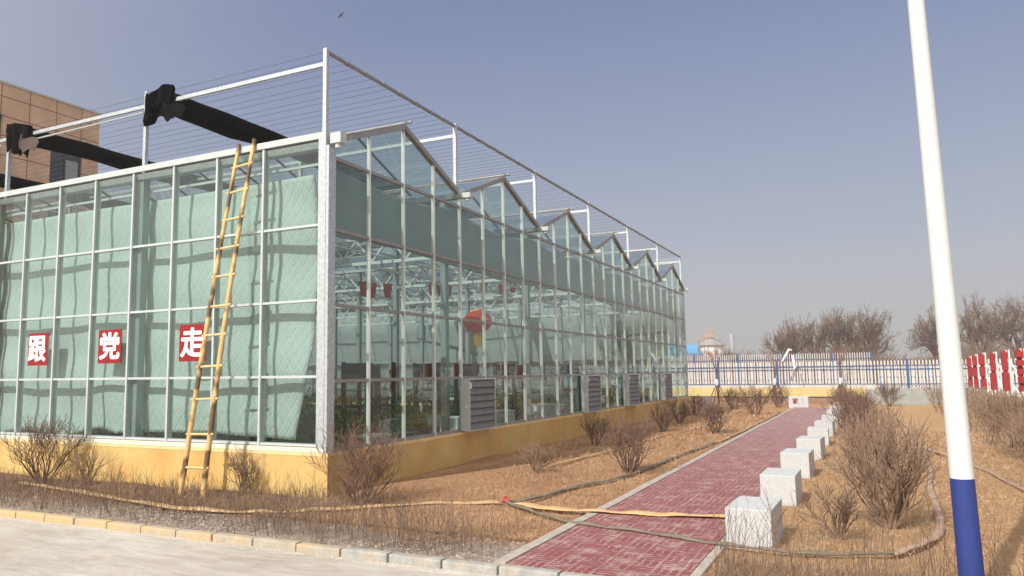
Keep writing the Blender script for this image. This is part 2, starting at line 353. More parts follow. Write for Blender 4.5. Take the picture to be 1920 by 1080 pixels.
# ------------------------------------------------------------------ helpers
def wl(o):
    v = Vector((0, 0, 0))
    while o: v += o.location; o = o.parent
    return v
def tag(o, label=None, cat=None, group=None, kind=None):
    if label: o['label'] = label
    if cat: o['category'] = cat
    if group: o['group'] = group
    if kind: o['kind'] = kind
    return o
def empty(name, loc, label=None, cat=None, group=None):
    o = bpy.data.objects.new(name, None); C.objects.link(o); o.location = loc; o.empty_display_size = .2
    return tag(o, label, cat, group)
def link_mesh(name, V, F, m, parent=None, org=None, smooth=False):
    V = np.asarray(V, dtype=float)
    base = wl(parent) if parent else Vector((0, 0, 0))
    loc = Vector(org) - base if org is not None else Vector((0, 0, 0))
    if org is None and parent is None and len(V):
        org = (V[:, 0].mean(), V[:, 1].mean(), V[:, 2].min()); loc = Vector(org)
    V = V - np.array(base + loc)
    me = bpy.data.meshes.new(name); me.from_pydata(V.tolist(), [], F if isinstance(F, list) else F.tolist()); me.validate(); me.update()
    if smooth: me.polygons.foreach_set('use_smooth', [True] * len(me.polygons))
    me.materials.append(m)
    o = bpy.data.objects.new(name, me); o.location = loc; o.parent = parent; C.objects.link(o)
    return o
class MB:
    def __init__(s): s.V = []; s.F = []; s.n = 0
    def add(s, v, f):
        s.V.extend([tuple(p) for p in v]); s.F.extend([[i + s.n for i in q] for q in f]); s.n += len(v); return s
    def box(s, x0, x1, y0, y1, z0, z1):
        v = [(x, y, z) for z in (z0, z1) for y in (y0, y1) for x in (x0, x1)]
        return s.add(v, [[0, 2, 3, 1], [4, 5, 7, 6], [0, 1, 5, 4], [2, 6, 7, 3], [0, 4, 6, 2], [1, 3, 7, 5]])
    def bbox(s, x0, x1, y0, y1, z0, z1, b=.01):     # box with bevelled edges
        bx = []
        import bmesh
        bm = bmesh.new(); bmesh.ops.create_cube(bm, size=1)
        for v in bm.verts:
            v.co = ((x0 + x1) / 2 + v.co.x * (x1 - x0), (y0 + y1) / 2 + v.co.y * (y1 - y0), (z0 + z1) / 2 + v.co.z * (z1 - z0))
        bmesh.ops.bevel(bm, geom=bm.edges[:], offset=b, segments=2, affect='EDGES', profile=.6)
        bm.verts.index_update(); s.add([tuple(v.co) for v in bm.verts], [[v.index for v in f.verts] for f in bm.faces]); bm.free(); return s
    def bar(s, a, b, w, h=None, up=(0, 0, 1)):      # rectangular bar from a to b
        a = Vector(a); b = Vector(b); h = h or w; d = (b - a).normalized(); u = Vector(up)
        if abs(d.dot(u)) > .98: u = Vector((0, 1, 0))
        x = d.cross(u).normalized(); u = x.cross(d)
        v = [p + x * sx * w / 2 + u * sz * h / 2 for p in (a, b) for sx, sz in ((-1, -1), (1, -1), (1, 1), (-1, 1))]
        return s.add(v, [[0, 3, 2, 1], [4, 5, 6, 7], [0, 1, 5, 4], [1, 2, 6, 5], [2, 3, 7, 6], [3, 0, 4, 7]])
    def tube(s, pts, rad, k=8, cap=True):
        pts = [Vector(p) for p in pts]; rad = rad if isinstance(rad, (list, tuple)) else [rad] * len(pts)
        vs = []; fs = []; x = None
        for i, p in enumerate(pts):
            d = (pts[min(i + 1, len(pts) - 1)] - pts[max(i - 1, 0)]).normalized()
            if x is None:
                u = Vector((0, 0, 1)) if abs(d.z) < .9 else Vector((1, 0, 0)); x = d.cross(u).normalized()
            else: x = (x - d * x.dot(d)).normalized()
            y = d.cross(x)
            for j in range(k):
                a = 2 * math.pi * j / k; vs.append(p + (x * math.cos(a) + y * math.sin(a)) * rad[i])
        for i in range(len(pts) - 1):
            for j in range(k): fs.append([i * k + j, i * k + (j + 1) % k, (i + 1) * k + (j + 1) % k, (i + 1) * k + j])
        if cap:      # caps on vertices of their own keep the side's normals clean
            n0 = len(vs); vs += vs[:k] + vs[(len(pts) - 1) * k:len(pts) * k]
            fs.append([n0 + j for j in range(k)][::-1]); fs.append([n0 + k + j for j in range(k)])
        return s.add(vs, fs)
    def poly(s, pts, axis, d0, d1):                 # extrude polygon (2D pts) along axis 0/1/2 between d0 and d1
        def mk(p, d):
            return {0: (d, p[0], p[1]), 1: (p[0], d, p[1]), 2: (p[0], p[1], d)}[axis]
        k = len(pts); v = [mk(p, d0) for p in pts] + [mk(p, d1) for p in pts]
        f = [list(range(k))[::-1], [k + j for j in range(k)]] + [[j, (j + 1) % k, k + (j + 1) % k, k + j] for j in range(k)]
        return s.add(v, f)
    def build(s, name, m, parent=None, org=None, smooth=False): return link_mesh(name, s.V, s.F, m, parent, org, smooth)
def box(name, m, parent, *a, **k): return MB().box(*a).build(name, m, parent, **k)
def clone(o, parent=None, loc=None, label=None):
    c = o.copy(); C.objects.link(c); c.parent = parent
    if loc is not None: c.location = loc
    if label: c['label'] = label
    for ch in list(o.children): clone(ch, c)
    return c
def segs(name, S, m, parent=None, org=None, k=3):
    """S: list of (p0, p1, r0, r1): thin k-sided twigs as one mesh"""
    S = np.array([(*a, *b, r0, r1) for a, b, r0, r1 in S], dtype=float); n = len(S)
    a, b, r0, r1 = S[:, :3], S[:, 3:6], S[:, 6], S[:, 7]
    d = b - a; d /= np.linalg.norm(d, axis=1)[:, None] + 1e-9
    ref = np.where(np.abs(d[:, 2:3]) > .9, [[1., 0, 0]], [[0, 0, 1.]])
    x = np.cross(d, ref); x /= np.linalg.norm(x, axis=1)[:, None] + 1e-9; y = np.cross(d, x)
    V = np.zeros((n, 2 * k, 3))
    for j in range(k):
        an = 2 * math.pi * j / k; o = x * math.cos(an) + y * math.sin(an)
        V[:, j] = a + o * r0[:, None]; V[:, k + j] = b + o * r1[:, None]
    F = np.array([[j, (j + 1) % k, k + (j + 1) % k, k + j] for j in range(k)])
    F = (F[None] + (np.arange(n) * 2 * k)[:, None, None]).reshape(-1, 4)
    return link_mesh(name, V.reshape(-1, 3), F, m, parent, org)

rnd = random.Random(7)
# ------------------------------------------------------------------ ground, road, kerb, path
def ground():
    xs = np.concatenate([[-400, -150, -60, -30], np.arange(-16, 14.01, .25), [20, 40, 80, 160, 400]])
    ys = np.concatenate([np.arange(-2.22, 12, .25), np.arange(12, 32, 1), [36, 45, 70, 120, 250, 600]])
    X, Y = np.meshgrid(xs, ys)
    rs = np.random.RandomState(3)
    Z = np.zeros_like(X)
    for i in range(14):
        kx, ky = rs.normal(0, 2.2, 2); Z += rs.uniform(.003, .007) * np.sin(kx * X + ky * Y + rs.uniform(0, 6))
    keep = np.clip((np.abs(X - 4.2) - 1.2) / .8, 0, 1) * np.clip((Y + 2.2) / .5, 0, 1) * np.where(Y > 40, 0, 1)
    Z = Z * keep - .012
    Z += .05 * np.clip(1 - np.abs(X - .3) / 1.4, 0, 1) * (Y > .3) * (X > -1.5)          # soil banked against the base wall
    Z += .28 * np.clip((X - 8.3) / 2.0, 0, 1) * np.clip((Y - 6) / 8, 0, 1) * np.clip((60 - Y) / 30, 0, 1)
    V = np.stack([X, Y, Z], -1).reshape(-1, 3); nx = len(xs)
    F = [[j * nx + i, j * nx + i + 1, (j + 1) * nx + i + 1, (j + 1) * nx + i] for j in range(len(ys) - 1) for i in range(nx - 1)]
    tag(link_mesh('ground', V, F, M['ground'], org=(0, 0, 0), smooth=True), kind='structure')
ground()
tag(box('road', M['road'], None, -400, 400, -300, -2.27, -.5, -.055, org=(0, -10, -.055)), kind='structure')
kb = MB(); x = -30.0
while x < 40:
    L = .5 + rnd.uniform(-.02, .02); dy = rnd.uniform(-.006, .006); dz = rnd.uniform(-.004, .004)
    kb.bbox(x + .006, x + L - .006, -2.30 + dy, -2.2 + dy, -.3, .018 + dz, .018); x += L
tag(kb.build('kerb', M['kerb'], org=(0, -2.3, 0)), kind='structure')
tag(box('path', M['paver'], None, 3.47, 4.85, -2.19, 25.0, -.1, .018, org=(4.2, 0, 0)), kind='structure')
ke = MB()
for s0 in np.arange(-2.19, 25, 1.0):
    ke.box(3.36 + rnd.uniform(-.004, .004), 3.463, s0 + .005, s0 + .995, -.1, .026 + rnd.uniform(-.003, .003))
    ke.box(4.857, 4.93, s0 + .005, s0 + .995, -.1, .020 + rnd.uniform(-.003, .003))
M['kerb2'] = mat('path_edging_stone', (.45, .40, .35), .85, 0, (10, .75, 1.15), (40, .3, .01))
tag(ke.build('path_edging', M['kerb2'], org=(4.2, 0, 0)), kind='structure')

# ------------------------------------------------------------------ greenhouse
GY = 3.6; NB = 6; YL = GY * NB; W = 19.0
PW = .8585; OFF = .2366
gh = empty('greenhouse', (0, 0, 0), 'large glass greenhouse with six gables on a yellow base wall', 'greenhouse')
# base wall
b = MB()
b.poly([(-W, -.05), (.05, -.05), (.05, YL + .05), (-W, YL + .05), (-W, YL - .12), (-.12, YL - .12), (-.12, .12), (-W, .12)], 2, -.3, .50)
b.build('base_wall', M['yellow'], gh)
b = MB(); b.poly([(-W, -.055), (.055, -.055), (.055, YL + .055), (-W, YL + .055), (-W, YL - .12), (-.12, YL - .12), (-.12, .12), (-W, .12)], 2, .502, .545)
b.build('base_coping', mat('yellow_coping', (.80, .60, .30), .8, 0, (4, .85, 1.1), (20, .3, .01)), gh)
box('floor', M['soil_in'], gh, -W, -.13, .13, YL - .13, .02, .12)
# front wall
box('sill', M['sill'], gh, -W, -.02, -.045, .06, .548, .605)
RZ = [1.498, 2.478, 3.464]
nf = 21
fx = [-.12] + [-(OFF + k * PW) for k in range(1, nf + 1)]
for k in range(1, nf + 1): box('mullion', M['alu'], gh, fx[k] - .017, fx[k] + .017, -.035, .065, .608, 4.6)
for z in RZ + [.63]:
    r = MB()
    for k in range(nf): r.box(fx[k + 1] + .0175, fx[k] - .0175, -.022, .075, z - .016, z + .016)
    r.build('rail', M['alu'], gh)
for k in range(nf):
    g = MB()
    for z0, z1 in zip([.65] + [z + .02 for z in RZ], [z - .02 for z in RZ] + [4.6]):
        g.box(fx[k + 1] + .0175, fx[k] - .0175, -.002, .003, z0 - .002, z1 + .002)
    g.build('glass_panel', M['glass'], gh)
box('eave_beam', M['alu'], gh, -W, -.02, -.05, .08, 4.603, 4.69)
# corner post
p = MB(); p.box(-.135, -.015, -.052, .02, .606, 4.60); p.build('corner_post', M['galv'], gh)
p = MB(); p.box(-.013, .032, -.048, .10, .548, 4.50); p.build('corner_post', M['galv'], gh)
box('corner_post', M['galv'], gh, -.05, .03, YL - .1, YL + .02, .548, 4.5)
# right wall
RZ2 = [1.44, 2.42, 3.406, 4.358]
ry = [.9 * k for k in range(0, 25)]
def slope_z(y):
    f = y % GY; return 4.56 + (5.25 - 4.56) * (1 - abs(f - GY / 2) / (GY / 2))
for k in range(1, 25):
    if k == 24: continue
    top = slope_z(ry[k]) - .03 if k % 4 else 4.5
    box('mullion', M['alu_lit'], gh, -.025, .030, ry[k] - .010, ry[k] + .010, .548, top)
for z in RZ2 + [.57]:
    r = MB()
    for k in range(24):
        y0 = ry[k] + .0175 if k else .102; y1 = ry[k + 1] - .0175 if k < 23 else YL - .102
        r.box(-.02, .02, y0, y1, z - .022, z + .022)
    r.build('rail', M['alu_dark'], gh)
for k in range(24):
    y0 = ry[k] + .0175 if k else .102; y1 = ry[k + 1] - .0175 if k < 23 else YL - .102
    g = MB()
    for z0, z1 in zip([.592] + [z + .022 for z in RZ2[:3]], [z - .022 for z in RZ2]):
        g.box(-.003, .002, y0, y1, z0 + .001, z1 - .001)
    g.build('glass_panel', M['glasr'], gh)
for k in range(24):       # gable glazing above the top rail
    y0 = ry[k] + .0175 if k % 4 else ry[k] + .03; y1 = ry[k + 1] - .0175 if (k + 1) % 4 else ry[k + 1] - .03
    za, zb = slope_z(y0 + 1e-4) - .05, slope_z(y1 - 1e-4) - .05
    MB().poly([(y0, 4.381), (y1, 4.381), (y1, zb), (y0, za)], 0, -.003, .002).build('gable_pane', M['glasr'], gh)
for i in range(NB):
    ya, ym, yb = i * GY + .1, i * GY + GY / 2, (i + 1) * GY - .1
    for a, c in ((ya, ym), (ym, yb)):
        MB().bar((.015, a, slope_z(a) + .005), (.015, c - (1e-3 if c == ym else 0) if a < ym else c, slope_z(c if c != ym else ym - 1e-3) + .005), .075, .075).build('gable_rafter', M['alu_dark'], gh)
        s = 1 if a < ym else -1
        q = MB(); q.add([(-W, a, slope_z(a) + .05), (.05, a, slope_z(a) + .05), (.05, c, slope_z(c if c == yb else ym - 1e-3) + .05), (-W, c, slope_z(c if c == yb else ym - 1e-3) + .05),
                        (-W, a, slope_z(a) + .058), (.05, a, slope_z(a) + .058), (.05, c, slope_z(c if c == yb else ym - 1e-3) + .058), (-W, c, slope_z(c if c == yb else ym - 1e-3) + .058)],
                       [[3, 2, 1, 0], [4, 5, 6, 7], [0, 1, 5, 4], [1, 2, 6, 5], [2, 3, 7, 6], [3, 0, 4, 7]])
        q.build('roof_slope', M['roof'], gh)
        bb = MB()
        for j in range(1, 21): bb.bar((-j * .9, a, slope_z(a) + .035), (-j * .9, c, slope_z(c if c == yb else ym - 1e-3) + .035), .03, .03)
        bb.build('glazing_bars', M['alu_dark'], gh)
    MB().tube([(-W, ym, 5.32), (.16, ym, 5.32)], .022, 8).build('ridge_bar', M['alu_dark'], gh)
for i in range(0, NB + 1):
    y = i * GY; e = (y + (.10 if i == 0 else 0), y)
    yy = y + (.1 if i == 0 else (-.1 if i == NB else 0))
    MB().poly([(yy - .11, 4.58), (yy - .07, 4.505), (yy + .07, 4.505), (yy + .11, 4.58)], 0, -W, .07 if i else -.06).build('gutter', M['galv'], gh)
    if i:
        g = MB().box(.07, .24, yy - .06, yy + .06, 4.50, 4.585).tube([(.16, yy, 4.51), (.16, yy, 4.45)], .035, 10); g.build('gutter_outlet', M['alu'], gh)
    else:
        g = MB().box(.035, .2, -.03, .10, 4.52, 4.66).tube([(.12, .03, 4.53), (.12, .03, 4.46)], .04, 10); g.build('gutter_outlet', M['alu'], gh)
# back and far walls
for k in range(0, 22, 3): box('mullion', M['alu'], gh, -W + .9 * k - .02, -W + .9 * k + .02, YL - .02, YL + .03, .55, 4.5)
box('glass_panel', M['glass'], gh, -W, -.12, YL - .003, YL + .002, .55, 4.5)
box('eave_beam', M['alu'], gh, -W, -.1, YL - .05, YL + .05, 4.4, 4.5)
box('glass_panel', M['glass'], gh, -W - .003, -W + .002, 0, YL, .55, 4.5)
# interior frame
CX = [-.30, -3.6, -7.2, -10.8, -14.4, -18.0]
for x in CX:
    for i in range(0, NB + 1):
        y = min(max(i * GY, .12), YL - .3)
        if i == 0 and x > -1: box('column', M['icol'], gh, -.25, -.225, .10, .125, .55, 4.5)
        else: box('column', M['icol'], gh, x - .05, x + .05, y - .06, y + .06, .1, 4.5)
for i in range(1, NB):
    y = i * GY
    t = MB(); t.box(-18, -.3, y - .03, y + .03, 3.95, 4.01).box(-18, -.3, y - .03, y + .03, 3.49, 3.55)
    xx = -.35; up = True
    while xx > -17.8:
        t.bar((xx, y, 3.55 if up else 3.95), (xx - .36, y, 3.95 if up else 3.55), .032); xx -= .36; up = not up
    t.build('roof_truss', M['itruss'], gh)
for x in CX[1:3]:
    t = MB(); t.box(x - .02, x + .02, .4, YL - .4, 4.22, 4.26).box(x - .02, x + .02, .4, YL - .4, 3.88, 3.92)
    yy = .4; up = True
    while yy < YL - .8:
        t.bar((x, yy, 3.92 if up else 4.22), (x, yy + .6, 4.22 if up else 3.92), .03); yy += .6; up = not up
    t.build('roof_truss', M['itruss'], gh)
for x in (-1.6, -2.6, -4.8, -6.0, -8.5):
    MB().tube([(x, .3, 3.62), (x, YL - .3, 3.62)], .02, 6).build('purlin_pipe', M['itruss'], gh)
box('curtain_rail', M['alu'], gh, -W + .5, -.12, .20, .23, 4.33, 4.37)

# shade frame over the roof
sf = empty('shade_frame', (0, 0, 4.6), 'galvanised overhead shade frame of posts and wires above the greenhouse roof', 'shade frame')
XS = -.066
for i in range(NB + 1):
    for x in (XS, -3.47, -6.85, -10.3, -13.7):
        y = i * GY
        box('post', M['galv'], sf, x - .028, x + .028, y - .028, y + .028, 4.58, 5.84 if x == XS else 5.86)
    box('cross_beam', M['galv'], sf, -17, XS - .03, i * GY - .02, i * GY + .02, 5.60, 5.655)
MB().tube([(XS, -.02, 5.80), (XS, YL + .02, 5.80)], .028, 10).build('side_beam', M['beam'], sf)
for j in range(1, 49):
    y = j * .45
    if j % 8: MB().tube([(XS, y - .03, 5.80), (XS, y + .03, 5.80)], .036, 8).build('coupler', M['beam'], sf)
MB().tube([(-3.5, -.04, 5.52), (-6.3, -.04, 5.50)], .014, 6).build('pull_pipe', M['galv'], sf)
MB().tube([(-7.0, -.04, 5.52), (-9.8, -.04, 5.50)], .014, 6).build('pull_pipe', M['galv'], sf)
w0 = None; nw = 0
for j in range(0, 48):
    for dy, z in ((.05, 5.82), (.18, 5.79)):
        y = j * .45 + dy
        if w0 is None:
            w0 = MB().tube([(XS, 0, 0), (-8.5, 0, -.02), (-17, 0, 0)], .0032, 4, False).build('shade_wire', M['wire'], sf, org=(0, 0, 0)); w0.location = (0, y, z - 4.6)
        elif nw < 96:
            c = w0.copy(); C.objects.link(c); c.parent = sf; c.location = (0, y, z - 4.6)
        nw += 1

# rolled black shade cloths, hanging folded under the wires along y
def shade_roll(x0, x1, seed, lab):
    rr = random.Random(seed); r = empty('rolled_shade_cloth', (x1, 0, 5.4), lab, 'shade cloth', 'black shade cloths gathered under the wires')
    n = 40; V = []; F = []; k = 8
    for i in range(n + 1):
        y = -.03 + i * (YL / n) * .98
        sag = .03 * math.sin(i * 1.1 + seed)
        cs = [(x0, 5.62), (x0 + .02, 5.70), (x1 - .2, 5.735), (x1 - .02, 5.72), (x1, 5.66), (x1 - .03, 5.55 + sag), (x0 + .25, 5.52 + sag), (x0 + .06, 5.56 + sag)]
        V += [(a + rr.uniform(-.012, .012), y, z + rr.uniform(-.012, .012)) for a, z in cs]
    for i in range(n):
        for j in range(k): F.append([i * k + j, i * k + (j + 1) % k, (i + 1) * k + (j + 1) % k, (i + 1) * k + j])
    F += [list(range(k))[::-1], [n * k + j for j in range(k)]]
    link_mesh('folded_cloth', V, F, M['black'], r, smooth=False)
    # loose bunch hanging over the front beam: wrinkled shell with ragged lower edge
    nu, nv = 34, 16; V = []; F = []
    for s_, off in ((1, 0), (-1, .05)):
        b0 = len(V)
        for j in range(nv + 1):
            v = j / nv
            for i in range(nu + 1):
                u = i / nu
                drop = .50 * (.75 + .25 * math.sin(5.5 * u + seed)) + .07 * math.sin(17 * u + seed * 2) + .03 * math.sin(31 * u)
                x = (x0 - .02) + (x1 - x0 - .02) * (.5 + (u - .5) * (1 + .22 * v * math.sin(seed + u * 3)))
                bulge = .15 * math.sin(math.pi * u) * (1 - .55 * v) + .035 * math.sin(u * 22 + v * 3 + seed) * (.4 + v)
                y = s_ * (.03 + bulge) - .05
                z = 5.72 + .04 * math.sin(u * 6 + seed) * (1 - v) + .07 * u * (1 - v) - v * (drop * .8 + .06 - .1 * u) + .02 * math.sin(9 * u + 5 * v)
                V.append((x, y, z))
        for j in range(nv):
            for i in range(nu):
                a = b0 + j * (nu + 1) + i; F.append([a, a + 1, a + nu + 2, a + nu + 1])
    m0 = (nu + 1) * (nv + 1)
    for i in range(nu): F.append([i, i + 1, m0 + i + 1, m0 + i])
    link_mesh('bunched_cloth', V, F, M['black'], r, smooth=True)
    # a torn flap
    V = []; F = []
    for i in range(9):
        t = i / 8; V += [(x1 - .15 + .42 * t, -.12 - .04 * math.sin(5 * t), 5.62 - .22 * t - .06 * math.sin(6 * t)), (x1 - .28 + .48 * t, -.14 + .03 * math.sin(7 * t), 5.34 - .10 * t + .05 * math.sin(9 * t))]
    V += [(a, b_ + .008, c) for a, b_, c in V]
    for i in range(8): F += [[2 * i, 2 * i + 1, 2 * i + 3, 2 * i + 2], [18 + 2 * i + 2, 18 + 2 * i + 3, 18 + 2 * i + 1, 18 + 2 * i]]
    link_mesh('torn_flap', V, F, M['black'] if seed != 5 else M['clothc'], r)
shade_roll(-3.38, -2.82, 2, 'black shade cloth bunched over the front beam nearest the greenhouse corner')
shade_roll(-6.78, -6.2, 5, 'black shade cloth bunched over the front beam with a brown torn corner')
shade_roll(-10.2, -9.6, 9, 'black shade cloth low at the left edge of the photo before the tan building')

# curtains
def curtain(name, fn, nu, nv, th, m, label, cat='curtain'):
    V = []; F = []
    for s_ in (0, 1):
        for j in range(nv + 1):
            for i in range(nu + 1):
                x, y, z, nx_, ny_ = fn(i / nu, j / nv); V.append((x + nx_ * th * s_, y + ny_ * th * s_, z))
    m0 = (nu + 1) * (nv + 1)
    for j in range(nv):
        for i in range(nu):
            a = j * (nu + 1) + i; F.append([a, a + 1, a + nu + 2, a + nu + 1]); F.append([m0 + a + nu + 1, m0 + a + nu + 2, m0 + a + 1, m0 + a])
    for i in range(nu): F += [[i, m0 + i, m0 + i + 1, i + 1], [m0 - nu - 1 + i, m0 - nu + i, 2 * m0 - nu + i, 2 * m0 - nu - 1 + i]]
    for j in range(nv): F += [[j * (nu + 1), (j + 1) * (nu + 1), m0 + (j + 1) * (nu + 1), m0 + j * (nu + 1)], [j * (nu + 1) + nu, m0 + j * (nu + 1) + nu, m0 + (j + 1) * (nu + 1) + nu, (j + 1) * (nu + 1) + nu]]
    o = link_mesh(name, V, F, m, smooth=True); return tag(o, label, cat)
def front_c(u, v):
    z = 4.22 - .0 * u - v * (4.22 - (.66 + .05 * math.sin(u * 9) + .07 * (u > .3) * math.sin(u * 40)))
    xr = -.42 - .30 * max(0, (1.9 - z) / 1.25) ** 1.2
    x = xr - u * 11.2
    y = .26 + .03 * math.sin(x * 2.1 + .6 * z) * (.3 + v) + .02 * math.sin(x * 5.1 + 1.3 * z) * v + .015 * math.sin(z * 7 + x) + .05 * max(0, 1 - u * 12) * math.sin(z * 2.2 + 1) * 1.2
    return x, y, z, 0, 1
curtain('quilted_curtain', front_c, 150, 60, .02, M['quilt'], 'mint green quilted curtain hanging inside the front glass wall')
def right_c(u, v):
    y = .18 + u * 21.0
    top = 4.46 - (.30 * math.sin(math.pi * ((y % 3.6) / 3.6)) if y % 3.6 < 3.6 else 0) * .5 - .1
    bot = 3.36 + .05 * math.sin(y * .8) - .12 * (y > 13) * (y < 14.5)
    z = top + (bot - top) * v
    x = -.17 - .02 * math.sin(y * 2.4) * (.4 + v) - .012 * math.sin(y * 6.7 + z)
    return x, y, z, -1, 0
curtain('rolled_side_curtain', right_c, 170, 10, .02, M['quiltr'], 'grey green quilted curtain band hanging high inside the long gabled side')
def back_c(u, v): 
    x = -.6 - u * 18; z = 3.9 - v * 3.5; return x, YL - .35 + .04 * math.sin(x * 2), z, 0, -1
curtain('plastic_sheet', back_c, 80, 6, .01, M['sheet'], 'pale translucent sheet hanging at the far end inside the greenhouse')
def left_c(u, v):
    y = .5 + u * 20.5; z = 3.7 - v * 3.4; return -W + .4 + .05 * math.sin(y * 1.7), y, z, 1, 0
curtain('plastic_sheet', left_c, 80, 6, .01, M['sheet'], 'pale translucent sheet on the far long side seen through the side glass')
def mid_c(u, v):
    x = -5.2 - u * 2.3; z = 3.05 - v * (1.0 - .5 * u) ; return x, 14.6 + .12 * math.sin(u * 6), z + .1 * u, 0, 1
curtain('plastic_sheet', mid_c, 16, 6, .01, M['sheet'], 'slanting white sheet hanging between columns left of the red lantern')

# ------------------------------------------------------------------ red signs on the glass with characters
def glyph(ch, cx_, z0, gw, gh_, y, parent, name='character', off=.030, m=None, face='-y'):
    cu = bpy.data.curves.new('tmp', 'FONT'); cu.body = ch; cu.extrude = .06
    to = bpy.data.objects.new('tmp', cu); C.objects.link(to)
    bpy.context.view_layer.update()
    dg = bpy.context.evaluated_depsgraph_get(); me = bpy.data.meshes.new_from_object(to.evaluated_get(dg))
    V = np.array([v.co[:] for v in me.vertices]); F = [list(p.vertices) for p in me.polygons]
    bpy.data.objects.remove(to); bpy.data.curves.remove(cu); bpy.data.meshes.remove(me)
    mn, mxx = V.min(0), V.max(0)
    if off:      # bold strokes: the glyph laid several times, each copy a hair in front of the last
        n0 = len(V); Vs = []; Fs = []
        for q in range(13):
            a = q * math.pi / 6; k = off if q < 12 else 0
            Vs.append(V + np.array([math.cos(a) * k, math.sin(a) * k, q * .006])); Fs += [[i + q * n0 for i in f] for f in F]
        V = np.concatenate(Vs); F = Fs
    X = cx_ + ((V[:, 0] - mn[0]) / (mxx[0] - mn[0]) - .5) * gw; Zz = z0 + (V[:, 1] - mn[1]) / (mxx[1] - mn[1]) * gh_
    Yy = y - (V[:, 2] - mn[2]) / max(1e-6, mxx[2] - mn[2]) * .003
    return link_mesh(name, np.stack([X, Yy, Zz], 1), F, m or M['signwhite'], parent)
for ch, x0, x1, z0, z1, lab in (('\u8ddf', -6.04, -5.54, 1.72, 2.24, 'red square sign with the white character gen on the front glass, leftmost of three'),
                           ('\u515a', -4.34, -3.83, 1.73, 2.24, 'red square sign with the white character dang on the front glass, middle one'),
                           ('\u8d70', -2.62, -2.11, 1.73, 2.25, 'red square sign with the white character zou on the glass beside the ladder')):
    s = empty('character_sign', ((x0 + x1) / 2, -.01, z0), lab, 'sign', 'red character signs on the front glass')
    box('sign_board', M['red'], s, x0, x1, -.012, -.006, z0, z1)
    glyph(ch, (x0 + x1) / 2 + (-.0 if x0 > -5 else -.02), z0 + .07, (x1 - x0) * .84, (z1 - z0) * .76, -.0125, s)

# ------------------------------------------------------------------ bamboo ladder
ld = empty('bamboo_ladder', (-1.63, -.64, 0), 'tall bamboo ladder with scorched rails leaning on the front glass', 'ladder')
def rail(a, b_, r0, r1, seed):
    rr = random.Random(seed); pts = []; rad = []; n = 15; a = Vector(a); b_ = Vector(b_)
    for i in range(n):
        t0, t1 = i / n, (i + 1) / n
        for t, k in ((t0 + .001, 1.10), (t0 + .012, 1.0), (t1 - .012, .98), (t1 - .001, 1.12)):
            p = a.lerp(b_, t); bow = math.sin(math.pi * t)
            p += Vector((.02 * bow * math.sin(seed), -.035 * bow, 0)) + Vector((rr.uniform(-.002, .002), rr.uniform(-.002, .002), 0))
            pts.append(p); rad.append((r0 + (r1 - r0) * t) * k)
    return MB().tube(pts, rad, 12)
LA, LB = ((-1.815, -.66, -.05), (-1.505, -.07, 4.73)), ((-1.455, -.63, -.05), (-1.228, -.07, 4.76))
rail(*LA, .036, .025, 3).build('rail', M['bamboo'], ld, smooth=True)
rail(*LB, .037, .027, 5).build('rail', M['bamboo'], ld, smooth=True)
for z in (.36, .78, 1.227, 1.649, 2.061, 2.445, 2.853, 3.242, 3.64, 4.03, 4.40):
    t = (z + .05) / 4.8; bow = math.sin(math.pi * t)
    a = Vector(LA[0]).lerp(Vector(LA[1]), t) + Vector((0, -.035 * bow - .005, 0)); b_ = Vector(LB[0]).lerp(Vector(LB[1]), t) + Vector((0, -.035 * bow - .005, 0))
    d = (b_ - a).normalized()
    MB().tube([a - d * .045, a, (a + b_) / 2, b_, b_ + d * .045], [.017, .018, .0165, .018, .017], 8).build('rung', M['rung'], ld, smooth=True)

# ------------------------------------------------------------------ louvred fans in the side wall
fan0 = empty('louvre_fan', (.0, 3.5, .56), 'galvanised louvred exhaust fan box in the second gable bay, nearest the corner', 'exhaust fan', 'louvred exhaust fans along the gabled wall')
MB().box(.036, .20, .03, .055, 0, .87).box(.036, .20, 1.02, 1.045, 0, .87).box(.036, .20, .056, 1.019, .845, .87).box(.036, .20, .056, 1.019, 0, .025).add([], []).build('housing', M['alu'], None, org=(0, 0, 0)).parent = fan0
bk = box('back_plate', M['beam'], None, .037, .045, .056, 1.019, .026, .844, org=(0, 0, 0)); bk.parent = fan0
sm = mat('shaded_louvre_slat', (.24, .225, .215), .5, .3, (5, .85, 1.1))  # slat colour darkened to carry the shade on the louvres
for i in range(7):
    z = .03 + i * .116
    q = MB(); q.add([(.198, .06, z), (.198, 1.015, z), (.158, 1.015, z + .112), (.158, .06, z + .112), (.192, .06, z), (.192, 1.015, z), (.152, 1.015, z + .112), (.152, .06, z + .112)],
                   [[0, 1, 2, 3], [7, 6, 5, 4], [0, 4, 5, 1], [3, 2, 6, 7], [0, 3, 7, 4], [1, 5, 6, 2]])
    q.box(.19, .206, .06, 1.015, z - .006, z - .001)
    o = q.build('slat', sm, None, org=(0, 0, 0)); o.parent = fan0
for a in ((.2, .22, .055, .075, .70, .80), (.2, .22, 1.0, 1.02, .70, .82), (.12, .15, .02, .03, .38, .42)): h = MB().box(*a).build('bracket', M['white'], None, org=(0, 0, 0)); h.parent = fan0
for y, lab in ((9.55, 'galvanised louvred exhaust fan box, second one along from the corner'), (13.05, 'galvanised louvred exhaust fan box, third one along from the corner'), (17.25, 'galvanised louvred exhaust fan box farthest down the gabled wall')):
    clone(fan0, None, (0, y, .56), lab)

